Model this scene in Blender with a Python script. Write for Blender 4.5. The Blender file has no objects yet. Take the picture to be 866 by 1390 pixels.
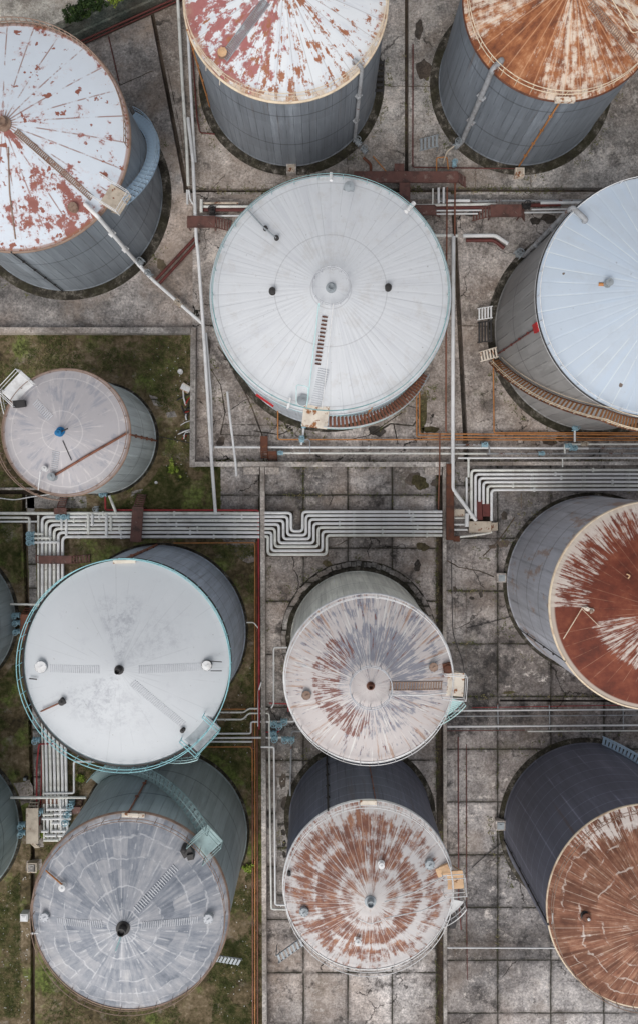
import bpy, math, random
from mathutils import Vector
random.seed(7)
PI = math.pi
scene = bpy.context.scene
COL = scene.collection

# ------------------------------------------------------------------ scale of the place
# the drone hangs H metres above the yard; one pixel of the photograph on the ground is H/F metres
H, F, CX, CY = 60.0, 1011.0, 433.0, 650.0
def P(x, y, z=0.0):
    k = (H - z) / F
    return Vector(((x - CX) * k, -(y - CY) * k, z))
def M_(n, z=0.0):                       # length of n photo pixels at height z
    return n * (H - z) / F

# ------------------------------------------------------------------ mesh building
class MB:
    def __init__(s): s.v = []; s.f = []; s.sm = []
    def add(s, vs, fs, smooth=False):
        o = len(s.v); s.v += [tuple(v) for v in vs]
        for f in fs: s.f.append(tuple(i + o for i in f)); s.sm.append(smooth)
    def box(s, c, size, rot=0.0, tilt=None):
        hx, hy, hz = size[0] / 2, size[1] / 2, size[2] / 2
        ca, sa = math.cos(rot), math.sin(rot); vs = []
        for dz in (-hz, hz):
            for dx, dy in ((-hx, -hy), (hx, -hy), (hx, hy), (-hx, hy)):
                vs.append((c[0] + dx * ca - dy * sa, c[1] + dx * sa + dy * ca, c[2] + dz))
        s.add(vs, [(3, 2, 1, 0), (4, 5, 6, 7), (0, 1, 5, 4), (1, 2, 6, 5), (2, 3, 7, 6), (3, 0, 4, 7)])
    def prism(s, poly, z0, z1):
        n = len(poly)
        area = sum(poly[i][0] * poly[(i + 1) % n][1] - poly[(i + 1) % n][0] * poly[i][1] for i in range(n))
        if area < 0: poly = poly[::-1]
        vs = [(p[0], p[1], z0) for p in poly] + [(p[0], p[1], z1) for p in poly]
        s.add(vs, [tuple(range(n - 1, -1, -1)), tuple(range(n, 2 * n))] + [(i, (i + 1) % n, n + (i + 1) % n, n + i) for i in range(n)])
    def lathe(s, prof, n=24, c=(0, 0, 0), smooth=True):
        vs = []; fs = []
        for r, z in prof:
            for i in range(n):
                a = 2 * PI * i / n; vs.append((c[0] + r * math.cos(a), c[1] + r * math.sin(a), c[2] + z))
        for j in range(len(prof) - 1):
            for i in range(n):
                k = (i + 1) % n; fs.append((j * n + i, j * n + k, (j + 1) * n + k, (j + 1) * n + i))
        s.add(vs, fs, smooth)
    def tube(s, pts, r, n=8, closed=False, cap=True):
        pts = [Vector(p) for p in pts]; m = len(pts)
        if m < 2: return
        up = None; rings = []
        for i in range(m):
            if closed: t = pts[(i + 1) % m] - pts[i - 1]
            elif i == 0: t = pts[1] - pts[0]
            elif i == m - 1: t = pts[-1] - pts[-2]
            else: t = (pts[i + 1] - pts[i]).normalized() + (pts[i] - pts[i - 1]).normalized()
            t.normalize()
            if up is None:
                up = Vector((0, 0, 1)) if abs(t.z) < 0.9 else Vector((1, 0, 0))
            up = (up - t * up.dot(t))
            if up.length < 1e-5: up = Vector((1, 0, 0)) - t * t.x
            up.normalize(); w = t.cross(up)
            rings.append([pts[i] + (up * math.cos(2 * PI * k / n) + w * math.sin(2 * PI * k / n)) * r for k in range(n)])
        vs = [p for R in rings for p in R]; fs = []
        for i in range(m if closed else m - 1):
            j = (i + 1) % m
            for k in range(n):
                l = (k + 1) % n; fs.append((i * n + k, i * n + l, j * n + l, j * n + k))
        s.add(vs, fs, True)
        if cap and not closed:
            s.add(rings[0], [tuple(range(n - 1, -1, -1))]); s.add(rings[-1], [tuple(range(n))])
    def ring(s, R, z, r, n=96, k=6, a0=None, a1=None, c=(0, 0)):
        if a0 is None:
            s.tube([(c[0] + R * math.cos(2 * PI * i / n), c[1] + R * math.sin(2 * PI * i / n), z) for i in range(n)], r, k, True)
        else:
            s.tube([(c[0] + R * math.cos(a0 + (a1 - a0) * i / n), c[1] + R * math.sin(a0 + (a1 - a0) * i / n), z) for i in range(n + 1)], r, k)
    def mesh(s, name):
        me = bpy.data.meshes.new(name); me.from_pydata(s.v, [], s.f)
        me.polygons.foreach_set('use_smooth', s.sm); me.update(); return me

def tag(o, label=None, cat=None, group=None, kind=None):
    if label: o['label'] = label
    if cat: o['category'] = cat
    if group: o['group'] = group
    if kind: o['kind'] = kind
    return o
def obj(name, mb, mat, parent=None, loc=None, rotz=0.0, label=None, cat=None, group=None, kind=None):
    me = mb if isinstance(mb, bpy.types.Mesh) else mb.mesh(name)
    if mat and not me.materials: me.materials.append(mat)
    o = bpy.data.objects.new(name, me); COL.objects.link(o)
    if parent: o.parent = parent
    if loc is not None: o.location = loc
    o.rotation_euler = (0, 0, rotz)
    return tag(o, label, cat, group, kind)
def thing(name, label, cat, loc, rotz=0.0, group=None):
    o = bpy.data.objects.new(name, None); COL.objects.link(o)
    o.location = loc; o.rotation_euler = (0, 0, rotz); o.empty_display_size = 0.3
    return tag(o, label, cat, group)
def fillet(pts, fr=0.35, n=5):
    pts = [Vector(p) for p in pts]; out = [pts[0]]
    for i in range(1, len(pts) - 1):
        a, b, c = pts[i - 1], pts[i], pts[i + 1]
        d1, d2 = (a - b), (c - b); f = min(fr, d1.length * 0.45, d2.length * 0.45)
        if d1.length < 1e-4 or d2.length < 1e-4: continue
        p, q = b + d1.normalized() * f, b + d2.normalized() * f
        for k in range(n + 1):
            t = k / n; out.append(p * (1 - t) ** 2 + b * 2 * t * (1 - t) + q * t * t)
    out.append(pts[-1]); return out

# ------------------------------------------------------------------ shader building
def lin(u):
    u /= 255.0
    return u / 12.92 if u <= 0.04045 else ((u + 0.055) / 1.055) ** 2.4
GAIN = 1.0 / 0.80
def C(r, g, b, k=1.0):
    return tuple(min(0.84, lin(u) * GAIN * k) for u in (r, g, b)) + (1.0,)
class V:
    def __init__(s, g, sock): s.g = g; s.s = sock
    def _m(s, op, o=None, o2=None, clamp=False):
        n = s.g.nt.nodes.new('ShaderNodeMath'); n.operation = op; n.use_clamp = clamp
        s.g.put(n.inputs[0], s)
        if o is not None: s.g.put(n.inputs[1], o)
        if o2 is not None: s.g.put(n.inputs[2], o2)
        return V(s.g, n.outputs[0])
    def __add__(s, o): return s._m('ADD', o)
    __radd__ = __add__
    def __sub__(s, o): return s._m('SUBTRACT', o)
    def __rsub__(s, o): return (s * -1.0) + o
    def __mul__(s, o): return s._m('MULTIPLY', o)
    __rmul__ = __mul__
    def __truediv__(s, o): return s._m('DIVIDE', o)
    def max(s, o): return s._m('MAXIMUM', o)
    def min(s, o): return s._m('MINIMUM', o)
    def abs(s): return s._m('ABSOLUTE')
    def frac(s): return s._m('FRACT')
    def floor(s): return s._m('FLOOR')
    def gt(s, o): return s._m('GREATER_THAN', o)
    def inv(s): return 1.0 - s
    def clamp(s): return s._m('ADD', 0.0, clamp=True)
    def sqrt(s): return s._m('SQRT')
class G:
    def __init__(s, name, rough=0.6, metal=0.0, spec=0.3):
        s.m = bpy.data.materials.new(name); s.m.use_nodes = True; s.nt = s.m.node_tree
        s.b = s.nt.nodes['Principled BSDF']; s.b.inputs['Roughness'].default_value = rough
        s.b.inputs['Metallic'].default_value = metal; s.b.inputs['Specular IOR Level'].default_value = spec
        tc = s.nt.nodes.new('ShaderNodeTexCoord'); s.o = tc.outputs['Object']
        sp = s.nt.nodes.new('ShaderNodeSeparateXYZ'); s.nt.links.new(s.o, sp.inputs[0])
        s.x, s.y, s.z = (V(s, sp.outputs[i]) for i in range(3))
    def put(s, inp, v):
        if isinstance(v, V): s.nt.links.new(v.s, inp)
        elif hasattr(v, 'is_linked'): s.nt.links.new(v, inp)
        else: inp.default_value = v
    def vec(s, a, b, c):
        n = s.nt.nodes.new('ShaderNodeCombineXYZ')
        for i, q in enumerate((a, b, c)): s.put(n.inputs[i], q)
        return n.outputs[0]
    def noise(s, scale, detail=6.0, rough=0.6, seed=0.0, vec=None, dist=0.0, color=False):
        n = s.nt.nodes.new('ShaderNodeTexNoise'); ad = s.nt.nodes.new('ShaderNodeVectorMath'); ad.operation = 'ADD'
        s.put(ad.inputs[0], s.o if vec is None else vec); ad.inputs[1].default_value = (seed * 3.17, seed * 1.71 + 5, seed * 2.3)
        s.nt.links.new(ad.outputs[0], n.inputs['Vector'])
        n.inputs['Scale'].default_value = scale; n.inputs['Detail'].default_value = detail
        n.inputs['Roughness'].default_value = rough; n.inputs['Distortion'].default_value = dist
        return n.outputs['Color'] if color else V(s, n.outputs[0])
    def rnd(s, a, b=0.0, seed=0.0):
        n = s.nt.nodes.new('ShaderNodeTexWhiteNoise'); n.noise_dimensions = '3D'
        s.put(n.inputs['Vector'], s.vec(a, b, seed)); return V(s, n.outputs['Value'])
    def edge(s, scale, vec=None):
        n = s.nt.nodes.new('ShaderNodeTexVoronoi'); n.feature = 'DISTANCE_TO_EDGE'
        s.put(n.inputs['Vector'], s.o if vec is None else vec); n.inputs['Scale'].default_value = scale
        return V(s, n.outputs['Distance'])
    def warp(s, scale, amt, seed=0.0):
        c = s.noise(scale, 4, 0.6, seed, color=True)
        a = s.nt.nodes.new('ShaderNodeVectorMath'); a.operation = 'MULTIPLY_ADD'
        s.put(a.inputs[0], c); a.inputs[1].default_value = (amt, amt, amt); s.put(a.inputs[2], s.o)
        return a.outputs[0]
    def sm(s, v, a, b, lo=0.0, hi=1.0):
        n = s.nt.nodes.new('ShaderNodeMapRange'); n.interpolation_type = 'SMOOTHSTEP'
        s.put(n.inputs[0], v)
        if a > b: a, b, lo, hi = b, a, hi, lo
        for i, q in zip((1, 2, 3, 4), (a, b, lo, hi)): n.inputs[i].default_value = q
        return V(s, n.outputs[0])
    def mix(s, f, a, b, mode='MIX'):
        n = s.nt.nodes.new('ShaderNodeMix'); n.data_type = 'RGBA'; n.blend_type = mode
        s.put(n.inputs[0], f); s.put(n.inputs[6], a); s.put(n.inputs[7], b); return n.outputs[2]
    def bright(s, col, v):                       # multiply a colour by a value
        return s.mix(1.0, col, s.vec(v, v, v), 'MULTIPLY')
    def ramp(s, v, stops):
        n = s.nt.nodes.new('ShaderNodeValToRGB'); cr = n.color_ramp
        while len(cr.elements) < len(stops): cr.elements.new(0.5)
        for e, (p, c) in zip(cr.elements, stops): e.position = p; e.color = c if len(c) == 4 else tuple(c) + (1,)
        s.put(n.inputs[0], v); return n.outputs[0]
    def curve(s, v, stops):                      # value profile
        return V(s, s.ramp(v, [(p, (q, q, q, 1)) for p, q in stops]))
    def polar(s):
        s.r = (s.x * s.x + s.y * s.y + 1e-6).sqrt()
        s.ux, s.uy = s.x / s.r, s.y / s.r
        n = s.nt.nodes.new('ShaderNodeMath'); n.operation = 'ARCTAN2'; s.put(n.inputs[0], s.y); s.put(n.inputs[1], s.x)
        s.th = V(s, n.outputs[0])
    def streak(s, kt, kr, detail=4, rough=0.6, seed=0.0):     # noise stretched along the radius
        return s.noise(1.0, detail, rough, seed, s.vec(s.ux * kt, s.uy * kt, s.r * kr))
    def face(s, a):                              # +1 towards image angle a (degrees, y down), -1 opposite
        a = math.radians(a); return s.ux * math.cos(a) + s.uy * (-math.sin(a))
    def seams(s, N, w, phase=0.0):               # radial weld lines, w metres wide
        q = ((s.th * (N / (2 * PI)) + phase).frac() - 0.5).abs()
        d = (0.5 - q) * s.r * (2 * PI / N)
        return s.sm(d, w, w * 0.4)
    def rings(s, radii, w, wob=0.0, seed=3.0):
        rr = s.r
        if wob: rr = rr + (s.noise(0.6, 3, 0.6, seed) - 0.5) * wob
        out = None
        for q in radii:
            m = s.sm((rr - q).abs(), w, w * 0.4); out = m if out is None else out.max(m)
        return out
    def out(s, col, bump=None, dist=0.02, rough=None, strength=1.0):
        s.put(s.b.inputs['Base Color'], col)
        if bump is not None:
            n = s.nt.nodes.new('ShaderNodeBump'); n.inputs['Distance'].default_value = dist; n.inputs['Strength'].default_value = strength
            s.put(n.inputs['Height'], bump); s.nt.links.new(n.outputs[0], s.b.inputs['Normal'])
        if rough is not None: s.put(s.b.inputs['Roughness'], rough)
        return s.m

def paint_mat(name, col, dirt=(70, 62, 56), amt=0.5, rustc=(110, 66, 45), rust=0.0, rough=0.5, metal=0.0, scale=1.5):
    g = G(name, rough, metal)
    c = g.mix(g.sm(g.noise(scale, 6, 0.65, 1), 0.42, 0.75) * amt, C(*col), C(*dirt))
    c = g.bright(c, g.noise(0.35, 3, 0.5, 4) * 0.5 + 0.75)
    if rust: c = g.mix(g.sm(g.noise(scale * 1.3, 8, 0.7, 9), 0.66 - rust * 0.4, 0.72 - rust * 0.4), c, g.mix(g.noise(4, 4), C(*rustc), C(rustc[0] * .6, rustc[1] * .55, rustc[2] * .55)))
    return g.out(c, g.noise(6, 4), 0.01)

MAT = {}
MAT['white_pipe'] = paint_mat('white_pipe_paint', (236, 234, 228), (170, 162, 152), 0.25, rust=0.03)
MAT['white_pipe_b'] = paint_mat('white_pipe_dusty', (216, 214, 208), (140, 132, 122), 0.45, rust=0.08)
MAT['white_pipe_c'] = paint_mat('white_pipe_chalky', (226, 226, 224), (150, 146, 140), 0.35, rust=0.0)
MAT['grey_pipe'] = paint_mat('grey_pipe_paint', (150, 152, 155), (80, 76, 72), 0.6, rust=0.2)
MAT['orange_pipe'] = paint_mat('rusted_orange_pipe', (176, 120, 72), (104, 70, 50), 0.7)
MAT['brown_pipe'] = paint_mat('rusted_brown_pipe', (128, 84, 66), (70, 50, 44), 0.8)
MAT['red_pipe'] = paint_mat('red_pipe_paint', (150, 52, 56), (74, 40, 40), 0.6)
MAT['dark_red'] = paint_mat('dark_red_primer', (98, 52, 48), (58, 40, 38), 0.7)
MAT['rust_deck'] = paint_mat('rusted_red_deck', (106, 74, 67), (64, 50, 46), 0.9, (146, 124, 114), 0.24)
MAT['rust_dark'] = paint_mat('rusted_dark_steel', (96, 58, 42), (50, 36, 30), 0.8, (134, 84, 52), 0.2)
MAT['rust_tread'] = paint_mat('golden_rust_tread', (134, 92, 58), (80, 56, 42), 0.7)
MAT['beige_deck'] = paint_mat('beige_weathered_deck', (186, 174, 158), (120, 104, 90), 0.6, (140, 86, 54), 0.22)
MAT['cream_rust'] = paint_mat('cream_rusted_plate', (214, 204, 190), (160, 140, 122), 0.5, (168, 112, 68), 0.3)
MAT['teal'] = paint_mat('teal_paint', (128, 164, 166), (84, 104, 106), 0.5)
MAT['pale_teal'] = paint_mat('pale_teal_paint', (186, 214, 216), (110, 130, 132), 0.45)
MAT['pale_blue'] = paint_mat('pale_blue_paint', (172, 194, 212), (112, 122, 132), 0.55)
MAT['valve_blue'] = paint_mat('valve_blue_paint', (146, 178, 190), (80, 96, 104), 0.5)
MAT['deep_blue'] = paint_mat('deep_blue_paint', (34, 104, 150), (30, 60, 80), 0.4)
MAT['cyan'] = paint_mat('cyan_paint', (150, 200, 206), (92, 120, 124), 0.4)
MAT['tan_plate'] = paint_mat('tan_rusted_plate', (206, 172, 136), (170, 128, 92), 0.6, (150, 96, 60), 0.2)
MAT['faint'] = paint_mat('faint_grey_tread', (186, 188, 192), (160, 162, 166), 0.6)
MAT['white'] = paint_mat('white_rail_paint', (220, 224, 226), (140, 134, 128), 0.5)
MAT['brown_rail'] = paint_mat('rusty_rail', (142, 120, 106), (96, 70, 56), 0.7)
MAT['cream_rail'] = paint_mat('cream_rail', (212, 196, 172), (150, 110, 84), 0.6)
MAT['dark_steel'] = paint_mat('dark_steel', (56, 54, 54), (36, 34, 33), 0.6)
MAT['steel'] = paint_mat('galvanised_steel', (150, 156, 160), (96, 96, 96), 0.6, metal=0.2)
MAT['green_steel'] = paint_mat('green_grey_stair', (150, 172, 172), (90, 104, 104), 0.6)
MAT['scarlet'] = paint_mat('scarlet_paint', (168, 42, 44), (90, 40, 40), 0.4)

# ---------------- concrete and soil
def concrete_mat(name, dark, mid, light, joints=None, crack=0.0, crust=0.5, stain=0.5, moss=0.0, seed=0.0, warm=(96, 84, 74), csc=0.16, gain=1.0, ck=.5):
    g = G(name, 0.85, 0.0, 0.2)
    n1, n2 = g.noise(0.11, 8, 0.62, seed), g.noise(0.9, 10, 0.72, seed + 2)
    n3 = g.noise(5.0, 6, 0.7, seed + 3)
    K = 1.5 * gain
    c = g.ramp(n1 * 0.30 + n2 * 0.42 + n3 * 0.32, [(0.41, C(*dark, k=K * .85)), (0.51, C(*mid, k=K)), (0.62, C(*light, k=K * 1.12))])
    c = g.mix(g.sm(g.noise(.08, 5, .6, seed + 70), .42, .62) * .35, c, C(122, 104, 90, k=1.2 * gain))
    c = g.bright(c, g.sm(g.noise(7.0, 4, 0.75, seed + 4), .32, .68) * .62 + .70)
    c = g.mix(g.sm(g.noise(0.22, 6, 0.6, seed + 5), 0.46, 0.66) * 0.55, c, C(*warm, k=1.5 * gain))
    c = g.bright(c, g.sm(g.noise(0.12, 5, 0.6, seed + 6), .32, .66) * .75 + .6)
    cr = g.sm(g.noise(0.75, 11, 0.78, seed + 7), 0.56, 0.64) * g.sm(g.noise(0.13, 3, 0.5, seed + 8), 0.42, 0.6)
    fl = g.sm(g.noise(2.3, 12, 0.82, seed + 41), 0.535, 0.565) * g.sm(g.noise(0.4, 5, 0.65, seed + 42), .40, .62)
    c = g.mix(fl * .55 * crust, c, C(light[0] * 1.22, light[1] * 1.2, light[2] * 1.17, k=1.35 * gain))
    pit = g.sm(g.noise(3.1, 11, 0.82, seed + 43), 0.545, 0.575) * g.sm(g.noise(0.5, 5, 0.65, seed + 44), .40, .60)
    c = g.mix(pit * .6, c, C(dark[0] * .8, dark[1] * .77, dark[2] * .74))
    c = g.mix(cr * crust, c, C(light[0] * 1.22, light[1] * 1.21, light[2] * 1.19, k=1.25))
    st = g.sm(g.noise(0.33, 10, 0.74, seed + 11), 0.525, 0.64)
    c = g.mix(st * stain, c, C(dark[0] * .68, dark[1] * .66, dark[2] * .65))
    c = g.mix(g.sm(g.noise(3.2, 5, 0.6, seed + 13), 0.68, 0.74) * 0.7, c, C(40, 36, 34))
    h = n2 * 0.5 + n3 * 0.5
    if joints:
        x0, y0, w, hh = joints
        wob = (g.noise(1.2, 5, 0.7, seed + 20) - 0.5) * 0.16
        jx = ((((g.x + wob) - x0) / w).frac() - 0.5).abs(); jy = ((((g.y + wob) - y0) / hh).frac() - 0.5).abs()
        d = ((0.5 - jx) * w).min((0.5 - jy) * hh)
        wid = g.noise(0.5, 5, 0.6, seed + 22)
        j = g.sm(d - wid * 0.10, 0.03, -0.03) * g.sm(g.noise(.6, 6, .7, seed + 24), .34, .5)
        # neighbouring pours differ a little
        tone = g.rnd(((g.x - x0) / w).floor(), ((g.y - y0) / hh).floor(), seed)
        c = g.bright(c, tone * 0.34 + 0.83)
        c = g.bright(c, 1.0 - g.sm(d - g.noise(.9, 7, .7, seed + 26) * .5 + .2, .30, .0) * .38)
        c = g.mix(j * 0.9, c, g.mix(g.noise(1.5, 5), C(34, 32, 28), C(58, 56, 40)))
        h = h - j * 1.5
    if crack:
        e = g.edge(csc, g.warp(0.8, 1.6, seed)); wid = g.sm(g.noise(0.25, 4, 0.6, seed + 31), 0.4, 0.7)
        k = g.sm(e - wid * 0.007, 0.006, 0.0) * g.sm(g.noise(0.22, 4, 0.6, seed + 33), ck, ck + .08)
        c = g.mix(k * crack, c, C(38, 35, 31)); h = h - k * 1.2
    if moss:
        mm = g.sm(g.noise(0.3, 9, 0.72, seed + 40), 0.58, 0.68)
        c = g.mix(mm * moss, c, g.mix(g.noise(4, 5), C(58, 58, 34), C(84, 82, 54)))
    return g.out(c, h, 0.04)
def grass_mat(name, seed=0.0):
    g = G(name, 0.95, 0.0, 0.1)
    n = g.noise(0.35, 9, 0.7, seed) * 0.55 + g.noise(2.6, 8, 0.7, seed + 3) * 0.45
    c = g.ramp(n, [(0.38, C(56, 50, 39)), (0.47, C(86, 76, 56)), (0.54, C(112, 98, 78)), (0.64, C(150, 136, 114))])
    gr = g.sm(g.noise(0.25, 7, 0.66, seed + 6), 0.50, 0.62)
    c = g.mix(gr * 0.7, c, g.mix(g.sm(g.noise(3, 6, 0.7), .35, .65), C(62, 76, 34), C(124, 140, 72)))
    c = g.mix(g.sm(g.noise(0.5, 9, 0.7, seed + 9), 0.57, 0.68) * 0.8, c, C(138, 128, 116))
    return g.out(c, n, 0.15)
JH = (P(412, 695).x, P(412, 672).y, M_(60), M_(72))
JI = (P(675, 802).x, P(675, 802).y, M_(72), M_(71.6))
JT = (P(345, 150).x, P(345, 300).y, M_(95), M_(78))
MAT['conc_a'] = concrete_mat('yard_concrete_dark', (64, 62, 61), (86, 83, 81), (112, 107, 104), None, 0.5, 0.25, 0.35, seed=1, gain=1.7, csc=.1)
MAT['conc_b'] = concrete_mat('yard_concrete_stained', (74, 72, 70), (104, 101, 98), (138, 133, 129), None, 0.7, 0.8, 0.7, 0.15, seed=5, gain=1.2, csc=.1)
MAT['conc_d'] = concrete_mat('yard_concrete_cracked', (84, 79, 76), (124, 118, 114), (156, 149, 144), None, 1.0, 0.8, 0.6, 0.4, seed=9, csc=0.26, ck=.42)
MAT['conc_h'] = concrete_mat('slab_concrete', (82, 79, 78), (116, 112, 110), (146, 141, 138), JH, 0.9, 0.9, 0.85, 0.35, seed=14, csc=0.14, gain=1.12)
MAT['conc_i'] = concrete_mat('slab_concrete_mottled', (76, 75, 75), (118, 114, 113), (152, 147, 144), JI, 0.8, 1.0, 0.85, 0.25, seed=21, csc=0.12, gain=.82)
MAT['wall_conc'] = concrete_mat('bund_wall_concrete', (104, 100, 97), (136, 131, 127), (160, 155, 150), None, 0.0, 0.4, 0.5, 0.2, seed=30)
MAT['strip_conc'] = concrete_mat('strip_concrete', (92, 90, 88), (122, 118, 115), (148, 144, 140), (0.3, 0.7, 60, 1.9), 0.5, 0.6, 0.5, 0.25, seed=33)
MAT['road_conc'] = concrete_mat('upper_road_concrete', (128, 124, 117), (156, 151, 143), (176, 170, 162), None, 0.5, 0.4, 0.35, seed=40)
MAT['green_conc'] = concrete_mat('mossy_wall_concrete', (58, 64, 60), (80, 88, 82), (112, 114, 106), None, 0.0, 0.3, 0.6, 0.3, seed=43)
MAT['mud'] = concrete_mat('drain_mud', (34, 31, 28), (46, 42, 38), (62, 57, 50), None, 0.0, 0.2, 0.5, 0.3, seed=50)
MAT['moss'] = concrete_mat('brown_moss', (52, 49, 36), (70, 65, 44), (94, 88, 62), None, 0, 0, .3, seed=61, gain=.8)
MAT['oil'] = concrete_mat('oil_blackened_concrete', (44, 41, 39), (56, 53, 50), (72, 68, 65), None, 0.3, 0, .5, seed=63, gain=.8)
MAT['grass'] = grass_mat('rough_grass_soil', 3)
def ring_mat():
    g = G('mossy_foundation_concrete', 0.9, 0, 0.15)
    n = g.noise(1.3, 12, 0.8, 3)
    c = g.ramp(n, [(0.42, C(44, 41, 36)), (0.52, C(66, 62, 55)), (0.6, C(112, 106, 98)), (0.68, C(176, 170, 164))])
    c = g.mix(g.sm(g.noise(0.35, 6, 0.6, 8), 0.5, 0.62) * 0.6, c, C(52, 50, 36))
    return g.out(c, n, 0.12)
MAT['ring'] = ring_mat()
# ------------------------------------------------------------------ roof paints (object space: the tank's own axis)
def dirt(g, c, k=0.25, seed=60.0):
    c = g.bright(c, g.noise(0.5, 7, 0.65, seed) * k * 2 + (1 - k))
    return g.mix(g.sm(g.noise(3.5, 4, 0.6, seed + 2), 0.68, 0.76) * 0.5, c, C(96, 88, 82))
def roof_red_white(R):                      # white paint flaking off a red-brown primer
    g = G('roof_white_flaking_red', 0.55); g.polar(); q = g.r / R
    base = dirt(g, C(198, 205, 213), 0.08, 1)
    base = g.mix(g.seams(26, 0.06, 0.2) * g.sm(g.noise(0.8, 5, .7, 2), .42, .55) * 0.8, base, C(132, 92, 78))
    low = g.sm(g.face(130), -0.3, 0.8) * 0.042
    band = g.sm(g.face(47), 0.93, 0.985) * 0.045
    big = g.streak(3.4, 0.55, 8, 0.7, 4) * .5 + g.noise(1.25, 9, .72, 6) * .5 + low + band
    big = big + g.sm(q, 0.22, 0.0) * 0.05 + g.sm(q, 0.9, 1.0) * 0.05
    rust = g.mix(g.noise(1.2, 6, .65, 5), C(110, 60, 52), C(164, 112, 104))
    c = g.mix(g.sm(big - .03, 0.49, 0.572) * .35, base, C(186, 160, 156)); c = g.mix(g.sm(big, 0.57, 0.60), c, rust)
    spk = g.noise(1.7, 5, 0.55, 8) + low * 0.5
    c = g.mix(g.sm(spk, 0.635, 0.655), c, g.mix(g.noise(2, 4), C(120, 70, 58), C(150, 98, 84)))
    c = g.mix(g.sm(q, 0.975, 0.985) * 0.7, c, C(140, 96, 72))
    return g.out(c, big, 0.02)
def roof_pink_orange(R):
    g = G('roof_white_pink_rust', 0.55); g.polar(); q = g.r / R
    base = dirt(g, C(208, 211, 215), 0.08, 11)
    base = g.mix(g.sm(g.streak(7, .25, 4, .6, 12), .48, .62) * .5, base, C(186, 190, 198))
    pink = g.sm(g.face(150), 0.45, 0.8) * 1.15
    n = g.streak(4.0, 0.5, 8, 0.7, 14) * .55 + g.noise(1.3, 9, .72, 15) * .45
    c = g.mix(g.sm(n + pink * 0.085 - 0.01, 0.555, 0.59), base, g.mix(g.noise(1.0, 7, .7, 16), C(128, 66, 66), C(178, 124, 120)))
    n2 = g.streak(9, 0.4, 8, 0.72, 19) * .55 + g.noise(1.6, 9, .72, 18) * .45 + g.sm(g.face(70), 0.1, 0.9) * 0.03
    c = g.mix(g.sm(n2, 0.555, 0.58), c, g.mix(g.noise(1.5, 6, .65, 21), C(122, 66, 48), C(172, 122, 92)))
    c = g.mix(g.sm(q, 0.9, 1.0) * g.sm(g.noise(.8, 5, .7, 23), .4, .6) * .8, c, C(188, 166, 140))
    c = g.mix(g.seams(30, .04) * .35, c, C(120, 108, 104))
    return g.out(c, n, 0.02)
def roof_orange(R):
    g = G('roof_orange_rust', 0.7); g.polar(); q = g.r / R
    n = g.streak(4.2, .35, 9, .72, 31)
    c = g.ramp(n * .6 + g.noise(1.4, 8, .7, 33) * .4, [(.36, C(84, 50, 38)), (.46, C(124, 74, 48)), (.54, C(152, 98, 64)), (.66, C(194, 152, 118))])
    w = g.streak(11.0, .25, 8, .72, 35) * .5 + g.noise(1.6, 9, .74, 36) * .5
    w = w + g.sm(g.face(95), .86, 1.0) * .05 + g.sm(g.face(20), .8, 1.0) * .04 - g.sm(g.face(132), .86, .97) * .09 + g.sm(g.face(172), .86, .97) * .03
    c = g.mix(g.sm(w, .485, .60) * .9, c, g.mix(g.noise(2, 5), C(226, 216, 206), C(202, 172, 144)))
    c = g.mix(g.seams(36, .05) * .5, c, C(196, 150, 116))
    return g.out(c, w, .02)
def roof_pale_grey(R):
    g = G('roof_pale_grey_paint', 0.45); g.polar(); q = g.r / R
    c = dirt(g, C(196, 198, 201), 0.05, 41)
    c = g.mix(g.sm(g.streak(7, .18, 5, .6, 43), .5, .68) * .30, c, C(176, 178, 184))
    c = g.mix(g.sm(g.noise(.6, 9, .75, 44), .50, .66) * .4, c, C(176, 173, 170)); c = g.mix(g.sm(g.noise(2.5, 9, .8, 48), .58, .66) * .35, c, C(160, 156, 152))
    c = g.mix(g.seams(56, .03) * g.sm(g.streak(3, .3, 4, .6, 45), .40, .58) * g.sm(q, .1, .55) * .34, c, C(140, 142, 146))
    c = g.mix(g.rings((R * .165, R * .46, R * .94), .05) * .35, c, C(140, 140, 142))
    c = g.mix(g.sm(q, .93, 1.0) * g.sm(g.noise(1.2, 6, .7, 47), .45, .65) * .5, c, C(156, 150, 142))
    return g.out(c, g.seams(64, .1) * -0.3, .02)
def roof_pale_blue(R):
    g = G('roof_pale_blue_paint', 0.45); g.polar(); q = g.r / R
    c = dirt(g, C(176, 186, 197), 0.07, 51)
    c = g.mix(g.sm(g.noise(.5, 10, .78, 52), .50, .66) * .35, c, C(164, 170, 176))
    c = g.mix(g.sm(g.streak(6, .15, 5, .6, 53), .48, .64) * .3, c, C(174, 190, 208))
    c = g.mix(g.seams(48, .045) * g.sm(g.streak(3, .3, 4, .6, 55), .42, .56) * g.sm(q, .1, .4) * .5, c, C(208, 216, 224))
    c = g.mix(g.sm(g.noise(1.9, 2, .4, 57), .745, .76), c, C(104, 92, 84))
    return g.out(c, g.seams(48, .08) * -0.3, .02)
def roof_brushed(R):                        # small tank: lilac grey with darker strokes
    g = G('roof_lilac_grey_strokes', 0.55); g.polar(); q = g.r / R
    c = dirt(g, C(170, 166, 168), 0.10, 61)
    m = g.sm(g.streak(3, .8, 5, .6, 63), .50, .62) * g.sm(g.streak(14, .5, 6, .7, 64), .42, .56)
    c = g.mix(m * .65, c, C(138, 140, 150))
    c = g.mix(g.sm(g.streak(11, .6, 7, .75, 66), .54, .64) * .5, c, C(204, 198, 196))
    c = g.mix(g.rings((R * .32, R * .86), .05, .3) * .4, c, C(206, 202, 200))
    c = g.mix(g.sm(q, .975, .985) * .7, c, C(132, 110, 98))
    return g.out(c, None)
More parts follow.
